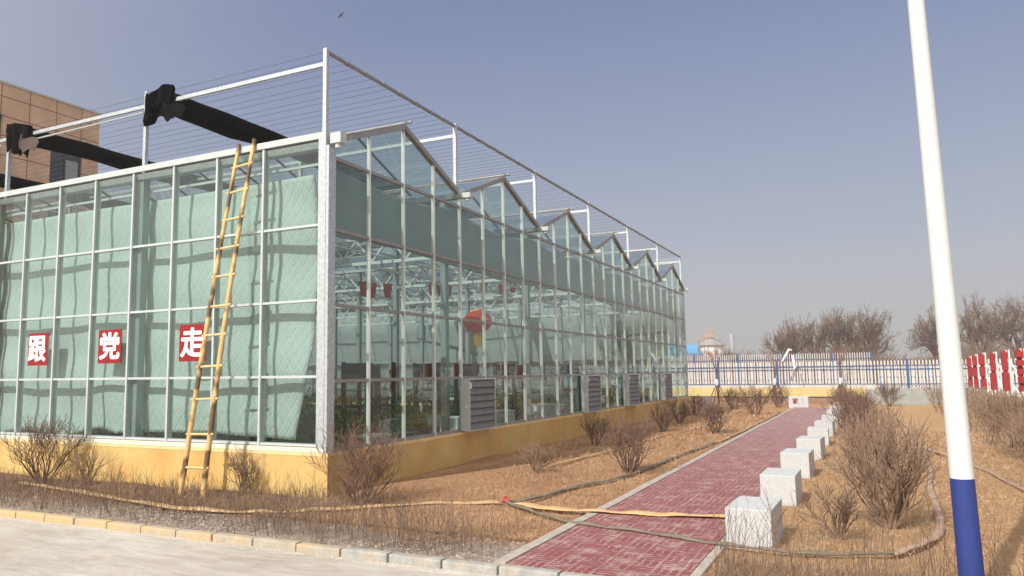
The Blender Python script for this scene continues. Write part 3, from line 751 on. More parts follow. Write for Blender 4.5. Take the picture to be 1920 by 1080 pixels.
# ------------------------------------------------------------------ inside the greenhouse
lan = empty('red_lantern', (-1.0, 6.24, 2.05), 'round red festival lantern with a yellow tassel hanging inside the side glass', 'lantern')
V = []; F = []; nu, nv = 32, 14
for j in range(nv + 1):
    th = math.pi * (.12 + .76 * j / nv)
    for i in range(nu):
        a = 2 * math.pi * i / nu; rr_ = .29 * math.sin(th) * (1 + .02 * math.cos(i * math.pi)); V.append((-1 + rr_ * math.cos(a), 6.24 + rr_ * math.sin(a), 2.56 + .235 * math.cos(th)))
for j in range(nv):
    for i in range(nu): F.append([j * nu + i, j * nu + (i + 1) % nu, (j + 1) * nu + (i + 1) % nu, (j + 1) * nu + i])
link_mesh('lantern_body', V, F, M['lred'], lan, smooth=True)
MB().tube([(-1, 6.24, 2.77), (-1, 6.24, 2.83)], [.11, .09], 16).build('top_cap', M['gold'], lan)
MB().tube([(-1, 6.24, 2.35), (-1, 6.24, 2.30)], [.11, .10], 16).build('bottom_cap', M['gold'], lan)
MB().tube([(-1, 6.24, 2.83), (-1, 6.24, 3.95)], .004, 5).build('cord', M['wire'], lan)
tq = MB()
for i in range(36):
    a = 2 * math.pi * i / 36; tq.tube([(-1 + .085 * math.cos(a), 6.24 + .085 * math.sin(a), 2.30), (-1 + .10 * math.cos(a), 6.24 + .10 * math.sin(a), 2.06)], .009, 4)
tq.build('tassel', M['gold'], lan)
V = []; F = []            # gold ornament band on the lantern body, facing the glass
for i in range(9):
    a = -.95 + .9 * i / 8
    for th in (1.28, 1.50): V.append((-1 + .296 * math.sin(th) * math.cos(a), 6.24 + .296 * math.sin(th) * math.sin(a), 2.56 + .24 * math.cos(th)))
for i in range(8): F.append([2 * i, 2 * i + 1, 2 * i + 3, 2 * i + 2])
link_mesh('gold_ornament', V, F, M['gold'], lan)

bk0 = empty('hanging_bucket', (-2.5, 4.35, 3.02), None, 'bucket')
for nm, o in (('bucket_body', MB().tube([(0, 0, 0), (0, 0, .26)], [.065, .095], 14)), ('rim', MB().tube([(0, 0, .26), (0, 0, .275)], .10, 14))):
    q = o.build(nm, M['bred'], None, org=(0, 0, 0)); q.parent = bk0
q = MB().tube([(0, 0, .27), (0, 0, .62)], .004, 4).build('hanger', M['wire'], None, org=(0, 0, 0)); q.parent = bk0
tag(bk0, 'red plastic bucket hanging from the roof truss, leftmost of its row', 'bucket', 'red buckets hanging under the roof trusses')
for k, (x, y, z) in enumerate([(-2.5, 4.62, 3.02), (-2.5, 5.18, 3.06), (-2.5, 7.0, 3.25), (-2.5, 7.35, 3.28), (-2.5, 7.72, 3.3), (-2.5, 9.6, 3.6), (-2.5, 10.66, 3.62), (-2.5, 11.4, 3.7)]):
    clone(bk0, None, (x, y, z), ['red bucket hanging close beside the leftmost one', 'single red bucket hanging between the pair and the trio', 'left bucket of the hanging trio', 'middle bucket of the hanging trio', 'right bucket of the hanging trio', 'red bucket hanging above the lantern', 'red bucket hanging high right of the lantern', 'rightmost red hanging bucket behind the side glass'][k])

def leaf_mass(name, x0, x1, y0, y1, z0, z1, n, s, m, seed, label, cat='plant'):
    rs = np.random.RandomState(seed)
    c = rs.uniform([x0, y0, z0], [x1, y1, z1], (n, 3)); c[:, 2] = z0 + (c[:, 2] - z0) * (.55 + .45 * np.sin(c[:, 0] * 3 + seed) * np.sin(c[:, 1] * 2.3))
    d = rs.normal(0, 1, (n, 3)); d /= np.linalg.norm(d, axis=1)[:, None]; e = np.cross(d, rs.normal(0, 1, (n, 3))); e /= np.linalg.norm(e, axis=1)[:, None]
    L = s * rs.uniform(.6, 1.3, (n, 1))
    V = np.stack([c - d * L, c + e * L * .4, c + d * L, c - e * L * .4], 1).reshape(-1, 3); F = np.arange(4 * n).reshape(-1, 4)
    return tag(link_mesh(name, V, F, m), label, cat)
# planting bed and furniture
leaf_mass('potted_hedge', -1.7, -.4, .5, 3.4, .15, 1.25, 5200, .045, M['leaf'], 4, 'dense dark green plants in the corner bed behind the glass')
leaf_mass('potted_hedge', -3.8, -2.2, 1.5, 7.0, .15, 1.15, 5200, .05, M['leaf'], 9, 'row of dark green plants behind the corner bed')
leaf_mass('potted_hedge', -6.4, -5.0, 2.0, 9.0, .15, 1.35, 3500, .06, M['leaf'], 12, 'green planting farther inside near the tall wooden shelves')
leaf_mass('potted_hedge', -5.0, -2.6, 9.5, 15.0, .15, 1.2, 5000, .06, M['leaf'], 15, 'green planting behind the side glass past the second fan')
leaf_mass('potted_hedge', -4.0, -1.6, 16.5, 20.8, .15, 1.1, 4000, .06, M['leaf'], 17, 'green planting at the far end behind the farthest fan')
def planter(x, y, lx, ly, h_, m, lab, nm='planter_box', g=None):
    r = empty(nm, (x, y, .12), lab, 'planter', g)
    MB().poly([(x - lx / 2, y - ly / 2), (x + lx / 2, y - ly / 2), (x + lx / 2, y + ly / 2), (x - lx / 2, y + ly / 2)], 2, .12, .12 + h_).build('trough', m, r)
    MB().box(x - lx / 2 - .015, x + lx / 2 + .015, y - ly / 2 - .015, y + ly / 2 + .015, .12 + h_ + .001, .15 + h_).build('rim', m, r)
for x, y, lx, ly, h_, m, lab in ((-.75, 1.0, .35, .7, .38, M['grey_t'], 'long grey trough behind the glass by the corner post'), (-.75, 2.0, .4, .6, .45, M['foam'], 'white foam trough behind the second side pane'),
     (-.9, 3.0, .5, .5, .42, M['grey_t'], 'grey tub behind the third side pane'), (-1.4, 5.9, .4, .4, .5, M['foam'], 'small white box right of the nearest exhaust fan'),
     (-1.3, 7.4, .5, .45, .55, M['grey_t'], 'grey tub behind the glass past the lantern'), (-1.5, 8.5, .4, .4, .5, M['foam'], 'white box just left of the second exhaust fan'),
     (-1.8, 12.0, .6, .5, .5, M['foam'], 'white box between the second and third exhaust fans'), (-1.6, 16.0, .5, .6, .6, M['grey_t'], 'grey tub near the farthest exhaust fan')):
    planter(x, y, lx, ly, h_, m, lab, g='tubs and boxes on the greenhouse floor')
sh0 = empty('wooden_shelf', (0, 0, 0), None, 'shelf')
def ch(o, nm, m): q = o.build(nm, m, None, org=(0, 0, 0)); q.parent = sh0; return q
for sx in (-.25, .25):
    for sy in (-.5, .5): ch(MB().box(sx - .03, sx + .03, sy - .04, sy + .04, 0, 1.62), 'upright', M['dwood'])
for z in (.35, .8, 1.25): ch(MB().box(-.28, .28, -.46, .46, z, z + .035), 'shelf_board', M['dwood'])
ch(MB().box(-.22, .22, -.53, -.41, 1.3, 1.6), 'side_panel', M['dwood'])
tag(sh0, None, 'shelf', 'dark wooden shelves inside the greenhouse')
shp = [(-2.2, 4.1, .1), (-2.3, 6.4, .5), (-1.9, 7.9, 0), (-2.1, 10.2, .2), (-2.6, 12.6, 0), (-2.2, 15.0, .3), (-4.4, 7.6, .2)]
shl = ['dark wooden shelf behind the third side pane', 'dark wooden shelf turned slightly, left of the lantern', 'dark wooden shelf below the lantern', 'dark wooden shelf right of the lantern', 'dark wooden shelf near the second exhaust fan', 'dark wooden shelf near the third exhaust fan', 'dark wooden shelf deeper inside behind the front row']
for k, (x, y, a) in enumerate(shp):
    o = sh0 if k == 0 else clone(sh0)
    o.location = (x, y, .12); o.rotation_euler.z = a; o['label'] = shl[k]
tb0 = empty('work_table', (0, 0, 0), None, 'table', 'pale work tables inside the greenhouse')
q = MB().bbox(-.4, .4, -.7, .7, .72, .76, .008).build('table_top', M['foam'], None, org=(0, 0, 0)); q.parent = tb0
for sx in (-.35, .35):
    for sy in (-.64, .64): q = box('leg', M['itruss'], None, sx - .02, sx + .02, sy - .02, sy + .02, 0, .72, org=(0, 0, 0)); q.parent = tb0
for k, (x, y) in enumerate(((-3.4, 9.2), (-3.2, 11.5), (-3.4, 14.4), (-5.0, 12.2))):
    o = tb0 if k == 0 else clone(tb0); o.location = (x, y, .12); o['label'] = ['pale work table behind the shelf below the lantern', 'pale work table behind the second exhaust fan', 'pale work table behind the third exhaust fan', 'pale work table deepest inside the greenhouse'][k]

# ------------------------------------------------------------------ granite blocks
gb0 = MB().bbox(-.19, .19, -.36, .36, -.03, .325, .008).build('granite_block', M['granite'], None, org=(0, 0, 0))
by = [-.42, 1.98, 4.46, 6.9, 9.4, 11.9, 14.4, 16.9, 19.5, 22.1]
bl = ['nearest white granite block at the start of the red path, touching the orange hose', 'second granite block along the red path, with a small chip in its face', 'third granite block along the red path',
      'fourth granite block along the red path', 'fifth granite block along the red path', 'sixth granite block along the red path', 'seventh granite block, among the first shrub twigs', 'third last granite block beside the far path', 'second last granite block beside the far path', 'farthest granite block beside the red path']
for k, y in enumerate(by):
    o = gb0 if k == 0 else gb0.copy()
    if k: C.objects.link(o)
    o.location = (5.12 + rnd.uniform(-.015, .015), y, rnd.uniform(-.015, .01)); o.rotation_euler.z = rnd.uniform(-.05, .03)
    tag(o, bl[k], 'stone block', 'granite blocks lining the red path')

# inscribed stone at the path end
st = empty('inscribed_stone', (3.54, 25.3, 0), 'low white stone slab with a red character at the end of the path', 'stone slab')
MB().bbox(3.18, 3.90, 25.2, 25.34, -.02, .44, .01).build('slab', M['granite'], st)
glyph('\u5bb6', 3.43, .15, .2, .22, 25.197, st, 'character', .02, M['red'])
MB().box(3.68, 3.70, 25.194, 25.199, .30, .33).box(3.68, 3.70, 25.194, 25.199, .23, .26).box(3.68, 3.70, 25.194, 25.199, .16, .19).build('small_mark', M['dwood'], st)
tag(MB().bbox(-.25, .2, 25.2, 25.36, -.02, .44, .01).build('stone_slab', M['granite']), 'plain pale stone slab behind the shrubs by the greenhouse end', 'stone slab')

# ------------------------------------------------------------------ far planter wall and fences
pw = empty('boundary_wall', (2, 29.3, 0), 'low yellow boundary wall with a shade coloured strip in its gap beneath the picket fence', 'wall')
MB().box(-12, 5.9, 29.2, 29.6, .30, .68).build('yellow_face', M['pyellow'], pw)
MB().box(-12, 5.9, 29.3, 29.55, .26, .298).build('gap_shade_strip', M['dwood'], pw)  # dark strip set in the gap, its shade put in the colour
MB().box(-12, 5.9, 29.1, 29.6, -.1, .255).build('lower_course', mat('brown_brick_course', (.30, .20, .14), .9, 0, (6, .7, 1.2)), pw)
tag(MB().box(5.905, 16, 29.15, 29.6, -.1, .60).build('grey_wall', mat('grey_render', (.34, .36, .34), .9, 0, (2, .8, 1.1))), 'low grey rendered wall at the end of the dry strip beside the pole', 'wall')
def picket_fence(x0, x1, y, z0, z1, step, pitch, label, ytilt=0, rails=(.12, .62, .75), pw_=.05, mw_='fwhite'):
    f = empty('picket_fence', ((x0 + x1) / 2, y, z0), label, 'fence')
    x = x0; first = True
    def Y(x): return y + (x - x0) * ytilt
    H = z1 - z0
    while x < x1 - .01:
        xe = min(x + step, x1); p = MB(); n = int((xe - x) / pitch)
        for i in range(n):
            px = x + (i + .5) * pitch; yy = Y(px)
            p.poly([(px - pw_ / 2, z0), (px + pw_ / 2, z0), (px + pw_ / 2, z1 - .04), (px, z1), (px - pw_ / 2, z1 - .04)], 1, yy - .012, yy + .012)
        p.build('picket_panel', M[mw_], f)
        for rz in rails: MB().bar((x, Y(x) - .032, z0 + H * rz), (xe, Y(xe) - .032, z0 + H * rz), .03, .032).build('rail', M['blue'], f)
        MB().box(x - .05, x + .05, Y(x) - .04, Y(x) + .07, z0 - .05, z1 + .04).build('post', M['blue'], f)
        x = xe
    MB().box(x1 - .05, x1 + .05, Y(x1) - .04, Y(x1) + .07, z0 - .05, z1 + .04).build('post', M['blue'], f)
picket_fence(-10.4, 18.0, 29.4, .70, 1.84, 2.56, .128, 'white picket fence with blue posts on the yellow wall behind the garden', rails=(.12, .67, .80), pw_=.057)
picket_fence(-14, 6.2, 41.5, .6, 2.42, 2.6, .125, 'taller rear picket fence with blue rails standing behind the first', ytilt=-.0, rails=(.15, .55, .80), pw_=.045, mw_='fgrey')
picket_fence(6.6, 20, 46, .2, 1.7, 2.6, .13, 'blue backed picket fence section beyond the gap on the right', rails=(.15, .5, .8), pw_=.06, mw_='fgrey')
tag(MB().poly([(-14, .0), (6.3, .0), (6.3, .62), (-14, .62)], 1, 41.4, 41.8).build('rear_plinth', mat('whitewashed_plinth', (.6, .55, .5), .9, 0, (2, .7, 1.15))), 'whitewashed plinth under the taller rear fence', 'wall')
# litter caught between the fences
rs = random.Random(5)

# ------------------------------------------------------------------ plants
def grow(rr, p, d, L, r, lev, S, spread=.5, up=.12, minr=.0016, nseg=3, taper=.62, kids=3):
    d = Vector(d).normalized(); p = Vector(p); seg = L / nseg
    for i in range(nseg):
        d = (d + Vector((rr.gauss(0, .13), rr.gauss(0, .13), rr.gauss(0, .08) + up))).normalized()
        q = p + d * seg; r1 = max(minr, r * (1 - .28 * (i + 1) / nseg))
        S.append((tuple(p), tuple(q), max(minr, r * (1 - .28 * i / nseg)), r1)); p = q
        if lev > 0:
            nk = kids if i == nseg - 1 else (1 if rr.random() < .75 else 0)
            for _ in range(nk):
                v = Vector((rr.gauss(0, 1), rr.gauss(0, 1), rr.gauss(0, .6))); v = (v - d * v.dot(d)).normalized()
                grow(rr, p, d + v * spread * rr.uniform(.6, 1.3), L * rr.uniform(.55, .85), r1 * taper, lev - 1, S, spread, up, minr, nseg, taper, kids)
def bush_segs(seed, h, w, stems=9, lev=3, rad=.011, spread=.55, minr=.0021):
    rr = random.Random(seed); S = []
    for i in range(stems):
        a = 2 * math.pi * (i + rr.random() * .6) / stems; tilt = rr.uniform(.15, 1.15)
        d = Vector((math.cos(a) * tilt, math.sin(a) * tilt, 1))
        grow(rr, (math.cos(a) * .07 * w, math.sin(a) * .07 * w, -.03), d, .46, rad * rr.uniform(.6, 1.2), lev, S, spread, .12, minr, 3, .62, 2)
    A = np.array([s[1] for s in S]); hz = np.percentile(A[:, 2], 99.7); wx = np.percentile(np.abs(A[:, :2]), 96)
    kz = h / hz; kx = w / 2 / wx
    return [((a[0] * kx, a[1] * kx, a[2] * kz), (b_[0] * kx, b_[1] * kx, b_[2] * kz), r0, r1) for a, b_, r0, r1 in S]
BL = [  # x, y, h, w, stems, levels, material, name, label
    (-4.80, -.50, .98, 1.08, 11, 3, 'brown_pl', 'round bare shrub against the yellow base wall below the first sign'),
    (-3.95, -.42, .62, .50, 6, 2, 'bark2', 'thin upright bare shrub just right of the round one at the base wall'),
    (-1.18, -.22, .62, .46, 5, 3, 'bark2', 'small bare shrub at the foot of the wall right of the ladder'),
    (.70, -.26, .98, .92, 13, 3, 'brown_pl', 'large fan shaped bare shrub at the greenhouse corner'),
    (1.50, 3.2, .46, .46, 5, 3, 'bark2', 'tiny sparse bare shrub alone on the dry lawn'),
    (1.05, 7.4, .66, .62, 7, 3, 'brown_pl', 'grey brown bare shrub close to the wall behind the bigger lawn shrub'),
    (2.80, 3.72, .90, .80, 12, 3, 'brown_pl', 'rounded bare shrub on the lawn beside the dark hose'),
    (1.50, 11.4, .84, .66, 9, 3, 'brown_pl', 'bare shrub near the wall between the second and third fans'),
    (1.2, 14.6, .76, .62, 8, 3, 'brown_pl', 'bare shrub near the wall by the third fan'),
    (.90, 18.3, .76, .72, 9, 3, 'brown_pl', 'bare shrub near the wall by the farthest fan'),
    (2.71, 11.5, .84, .82, 10, 3, 'brown_pl', 'bare vase shaped shrub halfway along the left edge of the path'),
    (1.34, 23.6, .86, .90, 10, 3, 'brown_pl', 'bare shrub past the greenhouse end near the wall'),
    (2.62, 19.5, 1.06, 1.05, 14, 3, 'brown_pl', 'dense bare shrub near the far left edge of the path'),
    (2.74, 25.6, .95, .72, 10, 3, 'brown_pl', 'narrow bare shrub just left of the inscribed stone'),
    (6.22, .77, 1.16, .96, 17, 3, 'bark2', 'big tangled bare shrub with thick stems right of the granite blocks'),
    (6.15, 3.7, 1.05, .80, 8, 3, 'bark2', 'tangled bare shrub directly behind the big one on the right'),
    (5.95, 7.2, 1.05, .78, 8, 3, 'brown_pl', 'bushy bare shrub beside the fourth granite block'),
    (5.75, 10.6, 1.15, .90, 12, 3, 'brown_pl', 'bare shrub beside the sixth granite block'),
    (5.75, 14.6, 1.1, .90, 12, 3, 'brown_pl', 'bare shrub beside the seventh granite block'),
    (5.5, 21.5, .75, 1.0, 10, 3, 'brown_pl', 'low bare shrub next to the farthest granite block'),
    (5.80, -.05, .50, .50, 3, 3, 'bark3', 'small wispy shrub between the nearest block and the big right shrub'),
    (6.73, 27.6, .92, .85, 12, 3, 'brown_pl', 'small round bare shrub by the grey wall at the end of the strip'),
    (5.0, 27.2, .8, .9, 9, 3, 'brown_pl', 'bare shrub by the boundary wall right of the inscribed stone'),
]
for k, (x, y, h_, w_, stn, lev, mt, lab) in enumerate(BL):
    near = y < 5
    S = bush_segs(100 + k, h_, w_, stn + (3 if y < 5 else 1), lev, .013 if k != 14 else .019, .68, .0026 if near else .0034)
    S = [((a[0] + x, a[1] + y, a[2]), (b_[0] + x, b_[1] + y, b_[2]), r0, r1) for a, b_, r0, r1 in S]
    o = segs('bare_shrub', S, M[mt], None, (x, y, 0)); tag(o, lab, 'shrub')
# hedge on the right
S = []; rr = random.Random(77)
for i in range(300):
    t = rr.random() ** 1.35; y = 2.6 + t * 25; x = rr.uniform(7.95, 9.2 + .02 * y)
    d = Vector((rr.gauss(0, .3), rr.gauss(0, .3), 1)); S1 = []
    grow(rr, (x, y, rr.uniform(-.03, .03)), d, rr.uniform(.36, .48), .010, 2 if y > 10 else 3, S1, .5, .08, .0028 if y < 9 else .0042, 3, .62, 2 if y > 10 else 3)
    top = 1.02 + .12 * math.sin(y)
    S += [s for s in S1 if s[1][2] < top]
tag(segs('bare_hedge', S, M['bark2'], None, (8.5, 12, 0)), 'long tangled bare hedge along the right side behind the white pole', 'hedge')

# low dry stems in the soil strip behind the kerb (uncountable)
S = []; rr = random.Random(12)
def stem(x, y, h_, lean=.2, r=.0040, kids=2):
    d = Vector((rr.gauss(0, lean), rr.gauss(0, lean), 1)); p = Vector((x, y, -.02)); n = 3
    for i in range(n):
        q = p + d.normalized() * h_ / n; S.append((tuple(p), tuple(q), r * (1 - .22 * i), r * (1 - .22 * (i + 1))))
        if i and rr.random() < .55 * kids / 2:
            e = (d + Vector((rr.gauss(0, .6), rr.gauss(0, .6), .2))).normalized(); S.append((tuple(q), tuple(q + e * h_ * .35), r * .6, r * .3))
        d = d + Vector((rr.gauss(0, .09), rr.gauss(0, .09), 0)); p = q
for i in range(760):
    x = rr.uniform(-9.5, 3.2); y = rr.choice((-1.95, -1.7, -1.45, -1.25)) + rr.gauss(0, .07)
    stem(x, max(-2.15, y), rr.uniform(.14, .34))
for i in range(620):
    x = -1.2 - abs(rr.gauss(0, 3.5)); y = rr.uniform(-2.0, -.1); stem(x, y, rr.uniform(.10, .28))
for i in range(230):
    x = rr.uniform(.3, 2.9); y = -1.75 + rr.gauss(0, .22); stem(x, max(-2.15, y), rr.uniform(.25, .48), .10)
for i in range(150):
    stem(rr.uniform(-1.3, .9), -.12 + rr.gauss(0, .08), rr.uniform(.08, .22), .25)
for i in range(300):
    x = rr.uniform(5.0, 8.6); y = -1.75 + rr.gauss(0, .2); stem(x, max(-2.15, y), rr.uniform(.22, .60), .14, .0032)
for i in range(11):
    stem(rr.uniform(4.95, 5.9), rr.uniform(-1.4, -.8), rr.uniform(.25, .55), .14, .0022)
tag(segs('dry_stems', S, M['bark3'], None, (0, -1.7, 0)), 'low dry upright stems standing in the soil strip behind the kerb', 'dry stems', None, 'stuff')

# straw: flattened dry grass blades
def blades(name, regions, m, seed, L0, wd, label, tilt=.35):
    rs = np.random.RandomState(seed); P = []
    for n, x0, x1, y0, y1, pw in regions:
        q = rs.rand(n, 2); P.append(np.stack([x0 + q[:, 0] * (x1 - x0), y0 + (q[:, 1] ** pw) * (y1 - y0)], 1))
    P = np.concatenate(P); n = len(P)
    bad = ((P[:, 0] > 3.3) & (P[:, 0] < 4.95)) | ((P[:, 0] < .12) & (P[:, 1] > -.1))
    P = P[~bad]; n = len(P)
    a = rs.rand(n) * 2 * np.pi; el = np.abs(rs.normal(0, tilt, n)); L = L0 * rs.uniform(.5, 1.4, n) * (1 + np.maximum(P[:, 1], 0) * .05)
    d = np.stack([np.cos(a) * np.cos(el), np.sin(a) * np.cos(el), np.sin(el)], 1)
    s = np.stack([-np.sin(a), np.cos(a), np.zeros(n)], 1) * (wd * (1 + np.maximum(P[:, 1], 0) * .12))[:, None]
    b0 = np.concatenate([P, rs.uniform(-.012, .02, (n, 1))], 1)
    V = np.stack([b0 - s, b0 + s, b0 + d * L[:, None]], 1).reshape(-1, 3); F = np.arange(3 * n).reshape(-1, 3)
    tag(link_mesh(name, V, F, m, None, (0, 0, 0)), label, 'dry grass', None, 'stuff')
blades('dry_grass', [(52000, .1, 3.4, -1.3, 22, 1.7), (26000, 4.9, 8.4, -2.1, 14, 1.6), (9000, -7, .3, -1.4, 0, 1)], M['straw'], 1, .055, .0022, 'flattened orange tan dry grass covering the lawn')
M['deadgrass'] = mat('brown_dead_grass', (.30, .205, .14), .9, 0, (1.2, .7, 1.3), None, .2)
blades('dead_grass', [(9000, -9, -2.2, -2.1, -.1, 1), (5000, -2.2, .5, -1.1, -.1, 1), (2500, -2, 3.2, -1.9, -.5, 1), (5000, 4.95, 8, -2.15, -1.3, 1)], M['deadgrass'], 6, .10, .0028, 'brown dead grass between the kerb and the yellow base wall', .8)
blades('dry_grass', [(22000, .1, 3.4, -1.3, 20, 1.7), (22000, 4.9, 8.4, -2.1, 14, 1.5)], M['straw2'], 2, .07, .002, 'pale straw strewn over the dry lawn', .5)

# soil crumbs and pebbles along the soil strip and the kerb foot
pb = MB(); rr = random.Random(4)
def crumb(x, y, z, r):
    v = [(x + r * rr.uniform(.6, 1) * a, y + r * rr.uniform(.6, 1) * b_, z + r * rr.uniform(.4, .9) * c) for a, b_, c in ((1, 0, 0), (0, 1, 0), (-1, 0, 0), (0, -1, 0), (0, 0, 1))]
    pb.add(v, [[0, 1, 4], [1, 2, 4], [2, 3, 4], [3, 0, 4]])
for i in range(3800):
    x = rr.uniform(-8, 3.3); crumb(x, rr.uniform(-2.15, -1.2), -.012, rr.choice((.006, .01, .016, .024)))
tag(pb.build('soil_crumbs', mat('soil_crumb', (.40, .325, .27), .95, 0, (6, .6, 1.3)), org=(0, -1.7, 0)), 'crumbs of grey brown soil in the planted strip', 'soil', None, 'stuff')
pb = MB()
for i in range(1500):
    x = rr.uniform(-4, 7) ; crumb(x, -2.31 - abs(rr.gauss(0, .05)), -.056, rr.choice((.004, .006, .009, .013)))
tag(pb.build('kerb_gravel', mat('pale_grit', (.6, .54, .46), .95, 0, (9, .7, 1.2)), org=(0, -2.3, 0)), 'pale grit gathered along the foot of the kerb', 'grit', None, 'stuff')

# ------------------------------------------------------------------ hoses
def smooth_path(P, n=10):
    P = [Vector(p) for p in P]; out_ = []
    for i in range(len(P) - 1):
        p0, p1, p2, p3 = P[max(i - 1, 0)], P[i], P[i + 1], P[min(i + 2, len(P) - 1)]
        for j in range(n):
            t = j / n; out_.append(.5 * ((2 * p1) + (-p0 + p2) * t + (2 * p0 - 5 * p1 + 4 * p2 - p3) * t * t + (-p0 + 3 * p1 - 3 * p2 + p3) * t ** 3))
    out_.append(P[-1]); return out_
def hose(P, wd, th, m, label, seed=1, z=.02, name='hose'):
    rr = random.Random(seed); pts = smooth_path([(x, y, z) for x, y in P]); V = []; F = []
    k = 8; n = len(pts)
    for i, p in enumerate(pts):
        d = (pts[min(i + 1, n - 1)] - pts[max(i - 1, 0)]); d.z = 0; d.normalize(); s = Vector((-d.y, d.x, 0))
        ww = wd * (1 + rr.uniform(-.12, .12)); tt = th * (1 + .35 * math.sin(i * .9 + seed) + rr.uniform(-.2, .2)); tl = .25 * math.sin(i * .35 + seed)
        for j in range(k):
            a = 2 * math.pi * j / k; c = math.cos(a) * ww / 2; h_ = max(math.sin(a), -.6) * tt
            V.append(p + s * c + Vector((0, 0, h_ + c * tl * .4 + tt * .6)))
    for i in range(n - 1):
        for j in range(k): F.append([i * k + j, i * k + (j + 1) % k, (i + 1) * k + (j + 1) % k, (i + 1) * k + j])
    F += [list(range(k))[::-1], [(n - 1) * k + j for j in range(k)]]
    return tag(link_mesh(name, [tuple(v) for v in V], F, m, smooth=True), label, 'hose')
hose([(-4.9, -.75), (-3.6, -.95), (-2.51, -1.15), (-1.12, -1.36), (-.01, -1.22), (.7, -.68), (1.42, -.02), (2.2, .42)], .11, .016, M['hose_t'], 'flat tan hose lying through the dry stems before the ladder', 3, .01)
hose([(2.45, .33), (3.0, .18), (3.6, .24), (4.2, .32), (4.75, .44), (4.9, .48)], .15, .013, M['hose_o'], 'crumpled orange flat hose lying across the red path to the nearest block', 5, .03)
hose([(2.27, .41), (2.82, -.05), (3.43, -.45), (4.12, -.61), (4.78, -.83), (5.32, -.92), (5.76, -.88), (6.2, -.62)], .05, .016, M['hose_d'], 'thin dark hose crossing the red path in front of the nearest block', 7, .022)
hose([(6.2, -.62), (6.45, -.05), (6.61, .53), (6.68, 1.74), (6.72, 3.84), (6.84, 5.66), (6.88, 9.13), (6.88, 15.05), (6.73, 18.5)], .085, .014, M['hose_p'], 'dusty pink flat hose curving round the big shrub on the right', 9, .01)
hose([(6.6, 12.3), (6.93, 9.14), (7.23, 7.51), (7.54, 5.61), (7.75, 3.08), (8.0, .5)], .075, .022, M['hose_p'], 'brown hose running under the white pole towards the hedge', 11, .012)
hose([(2.27, .41), (2.48, .91), (2.6, 1.89), (2.9, 3.1), (2.98, 4.72), (3.05, 6.65), (3.2, 9)], .07, .018, M['hose_d'], 'dark canvas hose curving along the lawn past the rounded shrub', 13, .012)
hose([(3.2, 9), (3.25, 12.2), (3.22, 16), (3.26, 20)], .06, .014, M['hose_t'], 'tan hose lying along the left edge of the red path', 15, .012)
hose([(1.45, 3.9), (1.51, 4.97), (1.66, 6.67), (1.72, 9.86), (2.0, 12.5), (1.95, 17), (1.75, 24)], .06, .012, M['hose_t'], 'thin tan hose lying in the middle of the dry lawn', 17, .012)
hc = empty('hose_coupling', (2.27, .41, .02), 'small red hose coupling where the hoses join on the lawn', 'hose coupling')
MB().tube([(2.23, .40, .045), (2.32, .42, .045)], .022, 10).build('collar', M['bred'], hc); MB().box(2.255, 2.275, .40, .42, .064, .095).build('lever', M['bred'], hc)

# ------------------------------------------------------------------ pole
PX, PY = 6.62, -2.02
pl = empty('painted_pole', (PX, PY, 0), 'tall tapering white pole with a dark blue lower band beside the kerb', 'pole')
def pr(z): return .0735 - z * .0058
ztr = .82
def ptube(z0, z1): 
    return MB().tube([(PX - z * .0165 + .006, PY - z * .012, z) for z in (z0, z1)], [pr(z0), pr(z1)], 40)
ptube(-.1, ztr).build('blue_band', M['poleblue'], pl, smooth=False).data.polygons.foreach_set('use_smooth', [True] * 40 + [False] * 2)
ptube(ztr, 7.5).build('white_shaft', M['polewhite'], pl, smooth=False).data.polygons.foreach_set('use_smooth', [True] * 40 + [False] * 2)

# ------------------------------------------------------------------ red standing characters seen edge on, white braces
lt = [(16.4, 5, .85, 1.95), (18.9, 4, .80, 1.96), (21.4, 3, .76, 1.95), (24.0, 2, .74, 1.97), (26.2, 1, .72, 1.95), (28.0, 0, .7, 1.9)]
lb = ['nearest red standing letter frame, with dark gaps between its strokes', 'second red standing letter frame from the right edge, widest of the row', 'third red standing letter frame from the right edge', 'fourth red standing letter frame from the right edge', 'fifth red standing letter frame from the right edge', 'red standing letter frame closest to the white pole']
for k, (y, v, z0, z1) in enumerate(lt):
    o = empty('standing_letter', (9.62, y, .28), lb[k], 'letter sign', 'red standing letters behind the hedge'); H = z1 - z0; rr = random.Random(k + 20)
    x0, x1 = 9.52, 9.65
    q = MB()
    nb = 5 if v == 5 else rr.choice((2, 3)); hh = H / nb
    for i in range(nb):
        za = z0 + i * hh; q.bbox(x0 + rr.uniform(-.02, .02), x1, y - .30 + rr.uniform(0, .2), y + .30 - rr.uniform(0, .2), za + .02, za + hh - (.05 if v == 5 else .035), .006)
    q.bbox(x0 + .02, x1 - .02, y - .08, y + .08, z0, z1, .004); q.build('strokes', M['red2'], o)
    box('backing_strip', M['white'], o, x1 + .002, x1 + .035, y - .30, y - .24, z0 - .1, z1 + .03)
    box('backing_strip', M['white'], o, x1 + .002, x1 + .035, y + .24, y + .30, z0 - .1, z1 + .03)
    for s_ in (-.27, .27): MB().bar((x1 + .03, y + s_, z0 + H * .72), (x1 + .75, y + s_, .28), .04).build('brace', M['white'], o)
    for s_ in (-.18, .18): box('leg', M['white'], o, x1 - .1, x1 - .05, y + s_ - .025, y + s_ + .025, .1, z0 + .02)
pk = MB(); x = 0
for i in range(150):
    y = 12 + i * .12; pk.bbox(9.30 + rr.uniform(-.03, .03), 9.45 + rr.uniform(-.03, .03), y, y + .11, .1, .52 + rr.uniform(-.05, .05), .01)
